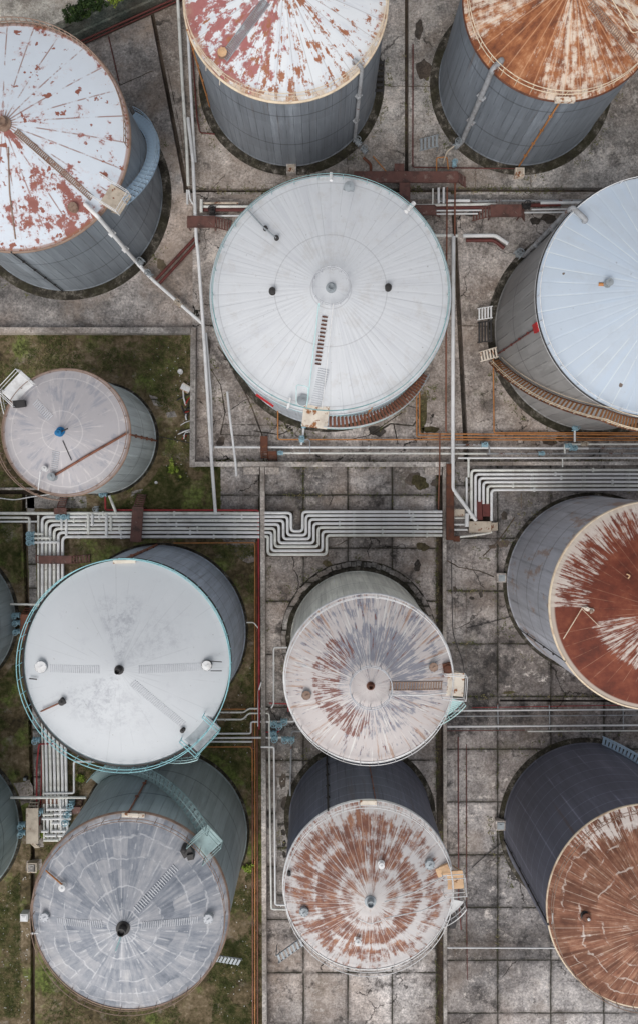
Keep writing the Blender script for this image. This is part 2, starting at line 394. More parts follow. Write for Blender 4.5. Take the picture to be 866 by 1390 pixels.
def roof_scratched(R):
    g = G('roof_light_grey_scratched', 0.45); g.polar(); q = g.r / R
    c = dirt(g, C(190, 193, 196), 0.07, 71)
    zone = (g.sm(g.face(-93), .90, .97).max(g.sm(g.face(128), .82, .95)).max(g.sm(g.face(-40), .88, .97) * .6).max(g.sm(g.face(80), .9, .97) * .6)) * g.sm(q + (g.noise(.7, 4, .6, 74) - .5) * .3, .75, .5) * g.sm(q, .04, .12)
    m = g.sm(g.noise(1.6, 10, .82, 75, g.warp(.5, .8, 3)), .44, .62)
    c = g.mix(m * zone * .6, c, C(140, 142, 150))
    c = g.mix(g.sm(g.noise(.8, 9, .7, 76), .56, .66) * .3, c, C(172, 174, 180))
    c = g.mix(g.seams(40, .04, .3) * g.sm(g.streak(3, .3, 4, .6, 77), .48, .6) * .22, c, C(150, 152, 156))
    return g.out(c, None)
def roof_streak_rings(R):                   # whitish, rust brown and blue-grey strokes in rings
    g = G('roof_white_streaked_brown', 0.6); g.polar(); q = g.r / R
    c = dirt(g, C(186, 179, 177), .07, 81)
    fine = g.streak(26, .7, 5, .7, 83); mid = g.streak(7, 1.0, 6, .7, 84)
    ring1 = g.curve(q, [(0, 0), (.22, 0), (.30, .075), (.62, .07), (.72, .01), (.86, .03), (1, 0)])
    blue = g.sm(fine * .55 + mid * .25 + g.noise(2.2, 9, .75, 90) * .2 + ring1 * 1.15 + g.sm(g.face(-70), -.4, .9) * .05, .565, .62)
    c = g.mix(blue * .78, c, C(112, 116, 130))
    ringb = g.curve(q, [(0, 0), (.30, 0), (.38, .075), (.66, .075), (.70, 0), (1, 0)])
    brown = g.sm(fine * .5 + mid * .25 + g.noise(1.8, 9, .75, 92) * .25 + ringb * 1.1 * g.sm(g.face(165), -.15, .6), .565, .60)
    c = g.mix(brown * .92, c, g.mix(g.noise(2, 5), C(96, 60, 54), C(132, 88, 76)))
    tan = g.sm(g.streak(22, .35, 6, .7, 87) + g.sm(q, .6, 1.0) * .06, .60, .66)
    c = g.mix(tan * .7, c, C(158, 122, 98))
    c = g.mix(g.sm(g.streak(30, .5, 4, .6, 88), .58, .64) * .55, c, C(220, 214, 210))
    c = g.mix(g.sm(q, .06, .03), c, C(120, 78, 56))
    return g.out(c, None)
def roof_rust_rings(R):
    g = G('roof_rust_streaks_on_white', 0.65); g.polar(); q = g.r / R
    c = dirt(g, C(194, 190, 189), .06, 91)
    fine = g.streak(24, .6, 6, .72, 93); mid = g.streak(5, .9, 6, .7, 94)
    pr = g.curve(q, [(0, 0), (.17, 0), (.23, .08), (.29, .10), (.36, .03), (.43, .13), (.58, .14), (.64, .03), (.72, .10), (.84, .09), (.93, .02), (1, .05)])
    m = g.sm(fine * .36 + mid * .40 + g.noise(2.4, 9, .75, 99) * .24 + pr * .8 + g.sm(g.face(200), -.5, .8) * .03, .52, .62)
    rust = g.ramp(g.noise(1.5, 7, .7, 96) * .6 + fine * .4, [(.36, C(88, 52, 42)), (.5, C(120, 74, 56)), (.64, C(160, 112, 82))])
    c = g.mix(m * .95, c, rust)
    c = g.mix(g.sm(g.streak(34, .4, 4, .6, 98), .60, .66) * .6, c, C(212, 206, 202))
    c = g.mix(g.seams(60, .03) * .4, c, C(206, 196, 188))
    return g.out(c, None)
def roof_dark_rust(R):
    g = G('roof_dark_red_rust', 0.75); g.polar(); q = g.r / R
    n = g.noise(.7, 9, .7, 101)
    c = g.ramp(n, [(.35, C(84, 42, 32)), (.5, C(104, 52, 38)), (.68, C(128, 72, 52))])
    c = g.mix(g.seams(44, .025) * g.sm(g.streak(4, .8, 5, .7, 107), .4, .6) * .5, c, C(166, 126, 104))
    fine = g.streak(30, .5, 5, .7, 103); mid = g.streak(7, .9, 5, .7, 104)
    up = g.sm(g.face(-90), -.06, .03)                         # upper half: white outer band
    p1 = g.curve(q, [(0, 0), (.61, 0), (.68, .135), (.85, .15), (.96, .22), (1, .2)]) * up
    dn = g.sm(g.face(88), .10, .20)                          # lower right: white strokes nearer the hub
    p2 = g.curve(q, [(0, .02), (.2, .10), (.32, .18), (.60, .175), (.68, .05), (.9, .03), (1, .02)]) * dn
    m = g.sm(fine * .6 + mid * .22 + g.noise(2.6, 9, .75, 106) * .18 - .13 + p1 + p2, .515, .60)
    c = g.mix(m * .92, c, g.mix(g.noise(2, 5), C(200, 194, 188), C(178, 162, 150)))
    c = g.mix(g.sm(q, .955, .975) * .8, c, C(182, 172, 160))
    return g.out(c, n, .02)
def panels(g, R, radii, N, seed):
    ring = None
    for q in radii:
        k = (g.r + (g.noise(.9, 3, .6, 130) - .5) * .7).gt(q * R); ring = k if ring is None else ring + k
    return g.rnd(((g.th * (N / (2 * PI))) + ring * 0.37 + 40.0).floor(), ring, seed)
def roof_brown_panels(R):
    g = G('roof_brown_rust_panels', 0.75); g.polar(); q = g.r / R
    n = g.noise(1.0, 9, .7, 111); fine = g.streak(30, .5, 5, .65, 113)
    c = g.ramp(n * .5 + fine * .5, [(.38, C(92, 58, 45)), (.5, C(122, 82, 64)), (.62, C(158, 120, 98))])
    c = g.bright(c, panels(g, R, (.2, .38, .56, .74, .9), 44, 5) * .4 + .8)
    c = g.mix(g.seams(58, .03) * g.sm(g.streak(5, 1.2, 5, .7, 115), .42, .58) * .5, c, C(206, 186, 168))
    c = g.mix(g.rings((R * .34, R * .53, R * .72, R * .88), .07, 1.4) * g.sm(g.noise(.9, 8, .75, 117), .47, .57) * .6, c, C(206, 194, 184))
    w = g.sm(fine * .5 + g.noise(.7, 8, .7, 118) * .5 + g.sm(g.face(-100), .5, 1) * g.sm(q, .62, .9) * .14, .60, .66)
    c = g.mix(w * .8, c, C(214, 206, 200))
    return g.out(c, n, .02)
def roof_blue_panels(R):
    g = G('roof_blue_grey_panels', 0.55); g.polar(); q = g.r / R
    t = panels(g, R, (.16, .36, .50, .64, .80, .93), 30, 9)
    fine = g.streak(16, .7, 6, .7, 123)
    c = g.ramp(t * .16 + fine * .46 + g.noise(.9, 9, .75, 122) * .42, [(.36, C(108, 114, 124)), (.48, C(138, 142, 150)), (.58, C(160, 161, 166)), (.70, C(182, 181, 182))])
    c = g.bright(c, g.noise(.5, 7, .65, 124) * .3 + .85)
    wv = (g.noise(.5, 4, .6, 125) - .5) * .02
    c = g.mix((g.rings((R * .155, R * .36, R * .64, R * .80, R * .93), .06, 1.1) * g.sm(g.noise(.9, 8, .75, 126), .42, .54)) * .55, c, C(204, 204, 206))
    c = g.mix(g.seams(30, .06) * g.sm(g.streak(3, 1.3, 5, .7, 127), .47, .56) * .55, c, C(200, 200, 202))
    c = g.mix(g.sm(q, .965, .985) * g.sm(g.noise(1.2, 6, .7, 129), .4, .6) * .5, c, C(126, 112, 102))
    return g.out(c, None)
# ------------------------------------------------------------------ shell paints
WK = 1.9
def wall_mat(name, col, h, ribs, R, gain=1.0, bands=(), streak_amt=.45, rustc=None, rust=0.0, vlines=None, light=(1, 1, 1), panel=.22, hlines=0):
    g = G(name, 0.55, 0.1, 0.3); g.polar()
    c = C(*col, k=WK * gain)
    if ribs:
        ph = (g.th * (ribs / (2 * PI)) + 0.25)
        c = g.bright(c, g.rnd(ph.floor(), 0.0, 2.0) * panel + (1 - panel / 2))
        rib = ((ph.frac() - .5).abs() * 2.0)
        line = g.sm(rib, .80, .98) * g.sm(g.noise(1.0, 5, .7, 21, g.vec(g.ux * 6, g.uy * 6, g.z * .5)), .35, .6)
        c = g.bright(c, 1.0 - line * .16)
    st = g.noise(1.0, 7, .68, 4, g.vec(g.ux * 14, g.uy * 14, g.z * .16))
    c = g.bright(c, st * streak_amt * 2 + (1 - streak_amt))
    c = g.bright(c, g.rnd((g.th * (R * .42)).floor(), (g.z * .42 + 30.0).floor(), 6.0) * .12 + .94)
    drip = g.sm(g.noise(1.0, 6, .7, 23, g.vec(g.ux * R * 3.5, g.uy * R * 3.5, g.z * .10)), .58, .70) * g.sm(g.z * (1.0 / h), .25, 1.0)
    c = g.mix(drip * .55, c, C(96, 78, 66))
    wash = g.sm(g.noise(1.0, 6, .7, 9, g.vec(g.ux * 5, g.uy * 5, g.z * .12)), .56, .7)
    c = g.bright(c, wash * .3 + 1.0)
    for b in bands:
        d = (g.z - (b * h)).abs(); c = g.bright(c, 1.0 - g.sm(d, .10, .04) * .4)
    if hlines:
        q = ((g.z * (hlines / h)).frac() - .5).abs(); c = g.bright(c, 1.0 + g.sm(q, .455, .49) * .5)
    if vlines:
        q = ((g.th * (vlines / (2 * PI))).frac() - .5).abs()
        c = g.bright(c, 1.0 + g.sm(q, .475, .495) * .6 * g.sm(st, .4, .55))
    if rust:
        m = g.sm(g.noise(1.0, 8, .7, 13, g.vec(g.ux * 4, g.uy * 4, g.z * .3)), .6 - rust * .15, .7 - rust * .15)
        c = g.mix(m * .75, c, C(*rustc, k=WK))
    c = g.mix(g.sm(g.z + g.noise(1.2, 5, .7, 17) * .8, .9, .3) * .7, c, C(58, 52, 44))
    return g.out(c, line * 1.0 if ribs else st, .03)
# ------------------------------------------------------------------ tanks
TANKS = {}
def unit(a):                                    # image angle (degrees, y down) -> world direction
    a = math.radians(a); return Vector((math.cos(a), -math.sin(a), 0))
class Tank:
    def __init__(s, key, label, cx, cy, r, sc, wallm, roof, rimm, rise=.04, rb=1.0, group='storage tanks in the yard', ringw=.85):
        s.h = H * (1 - 1 / sc); h = s.h
        k = (H - h) / F
        s.c = P(cx, cy, h); s.R = r * k; R = s.R
        s.p = rise * (H - h); p = s.p
        s.e = thing('storage_tank', label, 'tank', (s.c.x, s.c.y, 0), 0, group)
        TANKS[key] = s
        R0 = R * rb; s.R0 = R0
        m = MB(); m.lathe([(R0 + ringw + .15, -.02), (R0 + ringw, .16), (R0 + .12, .20), (R0 - .3, .20)], 96)
        obj('foundation_ring', m, MAT['ring'], s.e)
        m = MB(); m.lathe([(R0, 0.1), (R0, .3), (R, h - .1), (R, h)], 128); m.lathe([(R0 + .07, .15), (R0 + .07, .27), (R0, .28)], 96)
        obj('tank_wall', m, wallm(h, R), s.e)
        prof = [(R + .05, h - .10), (R + .06, h + .0)]
        for i in range(17):
            q = 1 - i / 16.0; prof.append((max(q, .002) * (R + .05), h + p * (1 - q ** 1.25)))
        m = MB(); m.lathe(prof, 144); s.roofm = roof(R) if roof else None
        obj('roof', m, s.roofm, s.e)
        m = MB(); m.ring(R + .07, h - .05, .07, 128, 6)
        obj('roof_rim', m, rimm, s.e)
    def zr(s, rho): return s.h + s.p * (1 - min(rho, 1) ** 1.25)
    def local(s, x, y):                         # a photo point lying on the roof, in tank space
        z = s.h
        for _ in range(8):
            w = P(x, y, z); d = math.hypot(w.x - s.c.x, w.y - s.c.y); z = s.zr(d / s.R)
        return Vector((w.x - s.c.x, w.y - s.c.y, z))
    def at(s, a, rr, z): u = unit(a); return Vector((u.x * rr, u.y * rr, z))
    def handrail(s, mat, off=-.12, hh=.95, n=28, a0=None, a1=None, rails=(1.0, .55), rt=.035, name='handrail'):
        R = s.R + off; z = s.h
        m = MB(); w0 = None if a0 is None else math.radians(-a0); w1 = None if a0 is None else math.radians(-a1)
        for q in rails: m.ring(R, z + hh * q, rt, 96, 5, w0, w1)
        o = obj(name, m, mat, s.e)
        pm = MB(); pm.tube([(0, 0, -.05), (0, 0, hh)], rt * .9, 5); me = pm.mesh('post'); me.materials.append(mat)
        for i in range(n if a0 is None else n + 1):
            a = (i * 360 / n) if a0 is None else a0 + (a1 - a0) * i / n
            q = bpy.data.objects.new('post', me); COL.objects.link(q); q.parent = o; q.location = s.at(a, R, z)
        return o
    def toe(s, mat, off=.05, w=.14):            # kick plate / gutter round the edge
        m = MB(); R = s.R + off; m.lathe([(R, s.h - .12), (R + w, s.h - .12), (R + w, s.h + .06), (R, s.h + .06)], 128)
        return obj('kick_plate', m, mat, s.e)
    def spiral(s, a_top, a_bot, mat, railmat, w=.75, n=44, z1=None, z0=.2, treadmat=None, gap=.08, inner_rail=False, closed=False):
        z1 = s.h if z1 is None else z1
        Ri = s.R0 + gap; Ro = Ri + w
        def hel(R, dz, k=64):
            return [s.at(a_top + (a_bot - a_top) * i / k, R, z1 + (z0 - z1) * i / k + dz) for i in range(k + 1)]
        m = MB()
        for R, dz in ((Ri, -.06), (Ro, -.06)): 
            m.tube(hel(R, dz), .05, 5)
        o = obj('spiral_stair', m, mat, s.e)
        m = MB(); m.tube(hel(Ro, .95), .035, 5); m.tube(hel(Ro, .5), .025, 5)
        if inner_rail: m.tube(hel(Ri, .95), .03, 5)
        for i in range(0, n + 1, 3):
            a = a_top + (a_bot - a_top) * i / n; z = z1 + (z0 - z1) * i / n
            m.tube([s.at(a, Ro, z), s.at(a, Ro, z + .95)], .028, 5)
        obj('stair_rail', m, railmat, o)
        arc = abs(math.radians(a_bot - a_top)) * (Ri + w / 2) / n
        tm = MB(); tm.box((0, 0, 0), (w, min(arc * (.98 if closed else .62), .42), .05)); me = tm.mesh('tread'); me.materials.append(treadmat or mat)
        for i in range(n):
            a = a_top + (a_bot - a_top) * (i + .5) / n; z = z1 + (z0 - z1) * (i + .5) / n
            q = bpy.data.objects.new('tread', me); COL.objects.link(q); q.parent = o
            q.location = s.at(a, Ri + w / 2, z); q.rotation_euler = (0, 0, math.radians(-a))
        return o
    def platform(s, a, mat, railmat, w=1.3, d=1.4, inn=.5, rail=True):
        u = unit(a); rot = math.radians(-a); c = s.at(a, s.R + d / 2 - inn, s.h + .12)
        m = MB(); m.box(c, (d, w, .08), rot)
        for k in (-.45, .45): 
            b = s.at(a, s.R + .06, s.h - .9); t = s.at(a, s.R + d - inn - .1, s.h + .05); off = Vector((-u.y, u.x, 0)) * (w * k)
            m.tube([b + off, t + off], .045, 5)
        o = obj('landing_platform', m, mat, s.e)
        if rail:
            m = MB(); v = Vector((-u.y, u.x, 0))
            pts = [s.at(a, s.R - inn + .05, s.h + .12) + v * (w / 2), s.at(a, s.R + d - inn, s.h + .12) + v * (w / 2),
                   s.at(a, s.R + d - inn, s.h + .12) - v * (w / 2), s.at(a, s.R - inn + .05, s.h + .12) - v * (w / 2)]
            for dz in (.5, 1.0): m.tube([p + Vector((0, 0, dz)) for p in pts], .035, 5)
            for p in pts: m.tube([p, p + Vector((0, 0, 1.0))], .035, 5)
            obj('platform_rail', m, railmat, o)
        return o
    def ladder(s, x0, y0, x1, y1, mat, w=.55, n=16, q0=0.0, q1=1.0, td=.12, name='roof_ladder', rails=True, step=.09):
        a, b = s.local(x0, y0), s.local(x1, y1); d = (b - a); rot = math.atan2(d.y, d.x)
        m = MB(); dn = Vector((-d.y, d.x, 0)).normalized()
        for i in range(n):
            p = a + d * (i + .5) / n; z = s.zr(math.hypot(p.x, p.y) / s.R)
            m.box((p.x, p.y, z + step), (td, w, .05), rot)
        if rails:
            for k in (-.5, .5):
                pts = []
                for i in range(9):
                    p = a + d * i / 8 + dn * (w * k); pts.append((p.x, p.y, s.zr(math.hypot(p.x, p.y) / s.R) + .05))
                m.tube(pts, .03, 4)
        return obj(name, m, mat, s.e)
    def bar(s, pts, mat, r=.04, dz=.1, name='roof_pipe'):
        m = MB(); q = []
        for i, (x, y) in enumerate(pts):
            p = s.local(x, y); q.append(p + Vector((0, 0, dz)))
        m.tube(fillet(q, .2), r, 6); return obj(name, m, mat, s.e)
    def vent(s, x, y, mat, r=.22, hh=.45, capmat=None, stain=None):
        p = s.local(x, y)
        m = MB(); m.lathe([(r * .7, -.12), (r * .7, hh * .7)], 16, p, False); m.lathe([(r * 1.25, -.02), (r * 1.25, .05), (r * .7, .06)], 16, p, False)
        o = obj('roof_vent', m, mat, s.e)
        m = MB(); m.lathe([(r * .5, hh * .7), (r * 1.12, hh * .74), (r * 1.12, hh * .9), (r * .3, hh * .96), (r * .28, hh * 1.1), (.001, hh * 1.12)], 16, p, False)
        obj('vent_cap', m, capmat or mat, o); return o
    def hatch(s, x, y, mat, r=.42, lidmat=None, ring=None):
        p = s.local(x, y)
        m = MB(); m.lathe([(r, -.15), (r, .22), (r * 1.12, .22), (r * 1.12, .27), (r * .9, .27)], 24, p, False)
        o = obj('roof_hatch', m, mat, s.e)
        m = MB(); m.lathe([(r * 1.02, .275), (r * 1.02, .32), (r * .3, .35), (.001, .35)], 24, p, False); m.box(p + Vector((0, 0, .40)), (r * .7, .05, .04), .6)
        for k in range(8):
            a = k * PI / 4 + .2; m.box((p.x + r * math.cos(a) * .95, p.y + r * math.sin(a) * .95, p.z + .34), (.06, .06, .05), a)
        obj('hatch_lid', m, lidmat or mat, o); return o
    def hub(s, x, y, mat, r=.32, hh=.4, ringr=None, ringmat=None, dark=True):
        z = s.h + s.p
        m = MB(); m.lathe([(r * 1.7, -.1), (r * 1.7, .05), (r, .06), (r, hh), (r * .8, hh), (r * .8, hh - .18), (.001, hh - .18)], 24, (0, 0, z - .03), False)
        o = obj('centre_hub', m, mat, s.e)
        if ringr:
            m = MB(); zz = s.zr(ringr / s.R)
            for q in (.5, .9): m.ring(ringr, zz + q, .03, 40, 5)
            for k in range(12):
                a = k * 30; m.tube([s.at(a, ringr, zz - .02), s.at(a, ringr, zz + .9)], .028, 5)
            obj('hub_rail', m, ringmat, s.e)
        return o
    def downpipe(s, a, mat, r=.13, inn=.7, gap=.22, zb=.5, name='wall_pipe', clamps=(.35, .7)):
        Rt = s.R + gap; Rb = s.R0 + gap; m = MB()
        pts = [s.at(a, s.R - inn, s.zr((s.R - inn) / s.R)), s.at(a, s.R - inn, s.h + .62), s.at(a, Rt, s.h + .55), s.at(a, Rb, zb), s.at(a, Rb + .7, zb)]
        m.tube(fillet(pts, .28), r, 8); o = obj(name, m, mat, s.e)
        for q in clamps:
            k = MB(); z = s.h * q; Rq = Rb + (Rt - Rb) * q; k.box(s.at(a, Rq - .05, z), (gap * 1.6, r * 3.2, .09), math.radians(-a)); obj('pipe_clamp', k, mat, o)
        return o
    def strip(s, a, mat, w=.12, z0=.2, z1=None, name='cable_conduit'):
        z1 = s.h + .1 if z1 is None else z1
        m = MB(); m.tube([s.at(a, s.R0 + .10, z0), s.at(a, s.R + .10, z1)], w / 2, 6)
        for q in (.2, .4, .6, .8): m.box(s.at(a, s.R0 + .06, s.h * q), (.14, w * 1.8, .06), math.radians(-a))
        return obj(name, m, mat, s.e)
def W(name, col, ribs=0, **k):
    return lambda h, R: wall_mat(name, col, h, ribs and int(2 * PI * R / ribs), R, **k)
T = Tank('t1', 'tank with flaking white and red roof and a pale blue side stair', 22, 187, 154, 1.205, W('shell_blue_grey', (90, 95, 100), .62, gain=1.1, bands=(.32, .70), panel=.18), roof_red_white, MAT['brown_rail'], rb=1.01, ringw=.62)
T.handrail(MAT['brown_rail'], -.1, n=30, a0=-100, a1=5); T.toe(MAT['brown_rail'], .02, .08)
T.spiral(31, -50, MAT['pale_blue'], MAT['pale_blue'], w=.9, n=27); T.platform(32, MAT['beige_deck'], MAT['white'], 1.5, 2.2, 1.1)
o = T.downpipe(44, MAT['white_pipe'], .15, inn=.9, zb=.6)
T.hub(5, 163, MAT['brown_rail'], .3); T.ladder(22, 178, 126, 270, MAT['brown_rail'], .34, 50, td=.07, step=.03)
T.bar([(12, 200), (14, 262), (22, 325)], MAT['brown_rail'], .05, .04); T.hatch(101, 283, MAT['brown_rail'], .3, MAT['brown_rail']); T.strip(92, MAT['dark_steel'], .1)
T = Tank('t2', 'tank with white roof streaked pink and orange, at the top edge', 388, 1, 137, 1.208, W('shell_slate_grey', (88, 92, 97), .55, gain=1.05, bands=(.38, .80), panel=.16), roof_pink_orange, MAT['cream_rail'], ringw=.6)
T.toe(MAT['cream_rail'], .02, .1); T.ladder(362, 2, 304, 80, MAT['steel'], .6, 36, td=.06, step=.05); T.hatch(303, 74, MAT['brown_rail'], .3, MAT['tan_plate'])
o = T.platform(137, MAT['cream_rust'], MAT['cream_rail'], 1.5, 1.3, 1.35, rail=False)
T.downpipe(43.5, MAT['grey_pipe'], .14, inn=.5); T.strip(163, MAT['orange_pipe'], .12); T.hub(386, -20, MAT['brown_rail'])
T.handrail(MAT['cream_rail'], -.08, hh=.9, n=34, rails=(1.0, .5), rt=.025)
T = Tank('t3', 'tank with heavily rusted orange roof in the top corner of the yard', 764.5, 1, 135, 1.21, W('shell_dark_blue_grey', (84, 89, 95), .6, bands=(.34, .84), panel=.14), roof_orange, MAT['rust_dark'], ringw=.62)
T.handrail(MAT['cream_rail'], -.12, n=36, rt=.032); T.downpipe(135, MAT['grey_pipe'], .2, inn=.6); T.strip(92, MAT['orange_pipe'], .14)
T.ladder(800, 5, 862, 78, MAT['brown_rail'], .5, 30, td=.06, step=.04); T.bar([(833, 2), (864, 52), (850, 56), (822, 10)], MAT['cream_rail'], .035, .9, 'ladder_rail')
m = MB(); m.box(T.at(90, T.R + .12, T.h + .25), (.3, 1.3, .3), math.radians(-90)); obj('valve_box', m, MAT['cream_rust'], T.e)
T.hub(775, -20, MAT['rust_dark'])
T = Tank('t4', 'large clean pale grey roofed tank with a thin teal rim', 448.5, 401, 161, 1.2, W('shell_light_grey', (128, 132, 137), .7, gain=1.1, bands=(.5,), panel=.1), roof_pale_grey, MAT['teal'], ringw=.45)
T.handrail(MAT['teal'], -.16, hh=.95, n=30, rt=.022); T.toe(MAT['faint'], .03, .07)
T.spiral(93, 27, MAT['pale_teal'], MAT['white'], w=.85, n=34, treadmat=MAT['brown_pipe']); T.platform(97, MAT['cream_rust'], MAT['white'], 1.7, 1.7, .7, rail=False)
T.hub(447, 390, MAT['steel'], .2, .35, ringr=1.2, ringmat=MAT['faint']); T.ladder(441, 428, 431, 497, MAT['rust_dark'], .36, 13, td=.10, rails=False)
T.ladder(440, 500, 428, 552, MAT['faint'], .7, 17, td=.06, rails=False, step=.03); T.bar([(433, 415), (420, 530), (417, 552)], MAT['pale_teal'], .045, .7, 'ladder_rail'); T.bar([(452, 415), (441, 520), (437, 555)], MAT['white'], .03, .6, 'ladder_rail')
T.vent(370.5, 396, MAT['dark_steel'], .2, .4); T.vent(526, 391, MAT['dark_steel'], .2, .4); T.vent(473, 257, MAT['steel'], .3, .6)
T.bar([(338, 288), (360, 312), (376, 325)], MAT['steel'], .06, .3); T.vent(361, 311, MAT['dark_steel'], .13, .35); T.vent(376, 324, MAT['dark_steel'], .13, .35)
T.bar([(549, 292), (560, 280)], MAT['white'], .16, .6, 'breather_pipe'); T.bar([(449, 240), (449, 250)], MAT['white'], .12, .6, 'breather_pipe')
T.hatch(411, 544, MAT['white'], .36, MAT['steel']); T.bar([(403, 552), (403, 524), (419, 527), (417, 556)], MAT['pale_teal'], .03, .8, 'guard_rail'); T.bar([(395, 541), (391, 556)], MAT['white'], .1, .5, 'breather_pipe')
T.strip(70, MAT['orange_pipe'], .1)
m = MB(); m.box(T.at(125, T.R0 + .16, 6.2), (.16, 1.5, .2), math.radians(-125)); obj('red_bracket', m, MAT['scarlet'], T.e)
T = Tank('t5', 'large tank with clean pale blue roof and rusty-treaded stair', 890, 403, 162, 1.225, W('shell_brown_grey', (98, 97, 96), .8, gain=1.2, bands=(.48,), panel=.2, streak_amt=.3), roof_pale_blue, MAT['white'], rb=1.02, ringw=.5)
T.handrail(MAT['white'], -.05, hh=.6, n=30, rails=(1.0,), rt=.03); T.toe(MAT['dark_steel'], .03, .09)
T.spiral(114, 163, MAT['rust_dark'], MAT['cream_rail'], w=.8, n=34, treadmat=MAT['rust_tread'], inner_rail=True); T.spiral(60, 114, MAT['rust_dark'], MAT['cream_rail'], w=.8, n=38, treadmat=MAT['rust_tread'], inner_rail=True, z1=T.h - .02, z0=T.h - .03); T.downpipe(-135, MAT['grey_pipe'], .18, inn=1.0)
T.vent(824, 385, MAT['steel'], .22, .45); T.hub(888, 392, MAT['white'])
T.bar([(812, 386), (821, 386)], MAT['orange_pipe'], .13, -.02, 'roof_stain_plate')
m = MB(); m.box(T.at(166, T.R + .12, T.h - .5), (.18, .6, .9), math.radians(-166)); obj('red_box', m, MAT['scarlet'], T.e); T.strip(166, MAT['dark_red'], .10, z1=T.h - 1)
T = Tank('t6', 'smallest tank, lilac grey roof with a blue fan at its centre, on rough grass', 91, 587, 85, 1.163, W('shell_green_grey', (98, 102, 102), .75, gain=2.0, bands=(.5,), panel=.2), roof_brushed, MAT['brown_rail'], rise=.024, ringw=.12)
T.handrail(MAT['brown_rail'], -.06, hh=.5, n=24, rails=(1.0,), rt=.03); T.handrail(MAT['brown_rail'], .34, hh=.9, n=12, a0=92, a1=185, rt=.03, name='outer_rail')
T.spiral(214, 150, MAT['dark_steel'], MAT['white'], w=.7, n=40, treadmat=MAT['dark_steel']); T.platform(223, MAT['white'], MAT['white'], 2.0, 1.6, .8)
T.hub(82, 588, MAT['deep_blue'], .18, .4); T.vent(82, 588, MAT['deep_blue'], .2, .5, MAT['deep_blue'])
m = MB(); m.box(T.local(30, 549) + Vector((0, 0, .2)), (.75, .45, .45), .1); m.box(T.local(30, 549) + Vector((0, 0, .46)), (.8, .5, .06), .1); obj('control_box', m, MAT['dark_steel'], T.e)
T.bar([(73, 647), (120, 619), (174, 588)], MAT['brown_pipe'], .09, .18); T.vent(73, 647, MAT['steel'], .25, .5); T.vent(63, 636, MAT['white'], .17, .4)
T.strip(2, MAT['brown_pipe'], .14); T.ladder(48, 545, 70, 568, MAT['faint'], .5, 11, td=.05, rails=False, step=.03); T.ladder(77, 612, 74, 640, MAT['faint'], .5, 10, td=.05, rails=False, step=.03)
T.bar([(86, 598), (98, 625)], MAT['dark_steel'], .03, .05, 'cable'); T.bar([(84, 587), (95, 582)], MAT['dark_steel'], .05, .3, 'fan_arm'); T.bar([(60, 640), (57, 665)], MAT['white'], .05, .6, 'guard_rail')
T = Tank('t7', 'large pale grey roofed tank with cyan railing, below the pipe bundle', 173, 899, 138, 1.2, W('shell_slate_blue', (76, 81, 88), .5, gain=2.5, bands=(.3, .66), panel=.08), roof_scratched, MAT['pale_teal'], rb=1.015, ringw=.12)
T.handrail(MAT['cyan'], .2, hh=1.0, n=46, rt=.03, rails=(1.0, .5)); T.toe(MAT['dark_steel'], .06, .14)
T.spiral(52, 120, MAT['teal'], MAT['pale_teal'], w=.9, n=48, treadmat=MAT['dark_steel'], z1=T.h - .1); T.platform(43, MAT['steel'], MAT['cyan'], 2.2, 1.5, .75)
T.hub(165, 912, MAT['dark_steel'], .18, .5); T.hatch(58, 904, MAT['steel'], .38, MAT['white']); T.hatch(282, 902, MAT['dark_steel'], .32, MAT['white'])
T.ladder(68, 907, 136, 909, MAT['faint'], .5, 24, td=.05, rails=False, step=.02); T.ladder(188, 909, 274, 905, MAT['faint'], .5, 30, td=.05, rails=False, step=.02); T.ladder(180, 926, 250, 984, MAT['faint'], .5, 32, td=.05, rails=False, step=.02)
T.bar([(58, 964), (87, 951)], MAT['brown_pipe'], .06, .25); T.vent(87, 951, MAT['dark_steel'], .2, .45); T.vent(249, 990, MAT['dark_steel'], .14, .35); T.bar([(42, 920), (52, 921)], MAT['dark_steel'], .04, .2); T.bar([(288, 895), (303, 896)], MAT['dark_steel'], .03, .5, 'hatch_rail'); T.bar([(288, 908), (303, 908)], MAT['dark_steel'], .03, .5, 'hatch_rail')
T.strip(-91, MAT['brown_pipe'], .2); m = MB(); m.box(T.at(-91, T.R - .05, T.h + .2), (.22, 1.5, .12), math.radians(91)); obj('pipe_bracket', m, MAT['cream_rust'], T.e)
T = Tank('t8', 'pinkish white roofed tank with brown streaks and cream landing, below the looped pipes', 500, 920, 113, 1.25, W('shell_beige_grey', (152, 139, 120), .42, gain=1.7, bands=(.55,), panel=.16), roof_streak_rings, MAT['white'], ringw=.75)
T.handrail(MAT['white'], -.05, hh=.9, n=30, rt=.026); T.toe(MAT['white'], .03, .06)
T.spiral(14, 100, MAT['pale_teal'], MAT['pale_teal'], w=.8, n=50); T.platform(4, MAT['cream_rust'], MAT['white'], 1.5, 1.5, .75)
T.hub(502, 929, MAT['rust_dark'], .15, .3, ringr=1.3, ringmat=MAT['faint']); T.hatch(587, 904, MAT['steel'], .28, MAT['brown_rail']); T.hatch(416, 942, MAT['steel'], .28, MAT['brown_rail'])
T.ladder(528, 931, 600, 930, MAT['brown_rail'], .5, 20, td=.09, step=.04); T.bar([(526, 939), (570, 940), (604, 937)], MAT['white'], .04, .6, 'ladder_rail')
m = MB(); q = T.local(606, 906); m.box(q + Vector((0, 0, .15)), (.55, .65, .3), .2); m.lathe([(.24, .1), (.24, .4), (.001, .42)], 12, q, False); obj('rusted_box', m, MAT['rust_dark'], T.e)
bm = MB(); rr = random.Random(4)
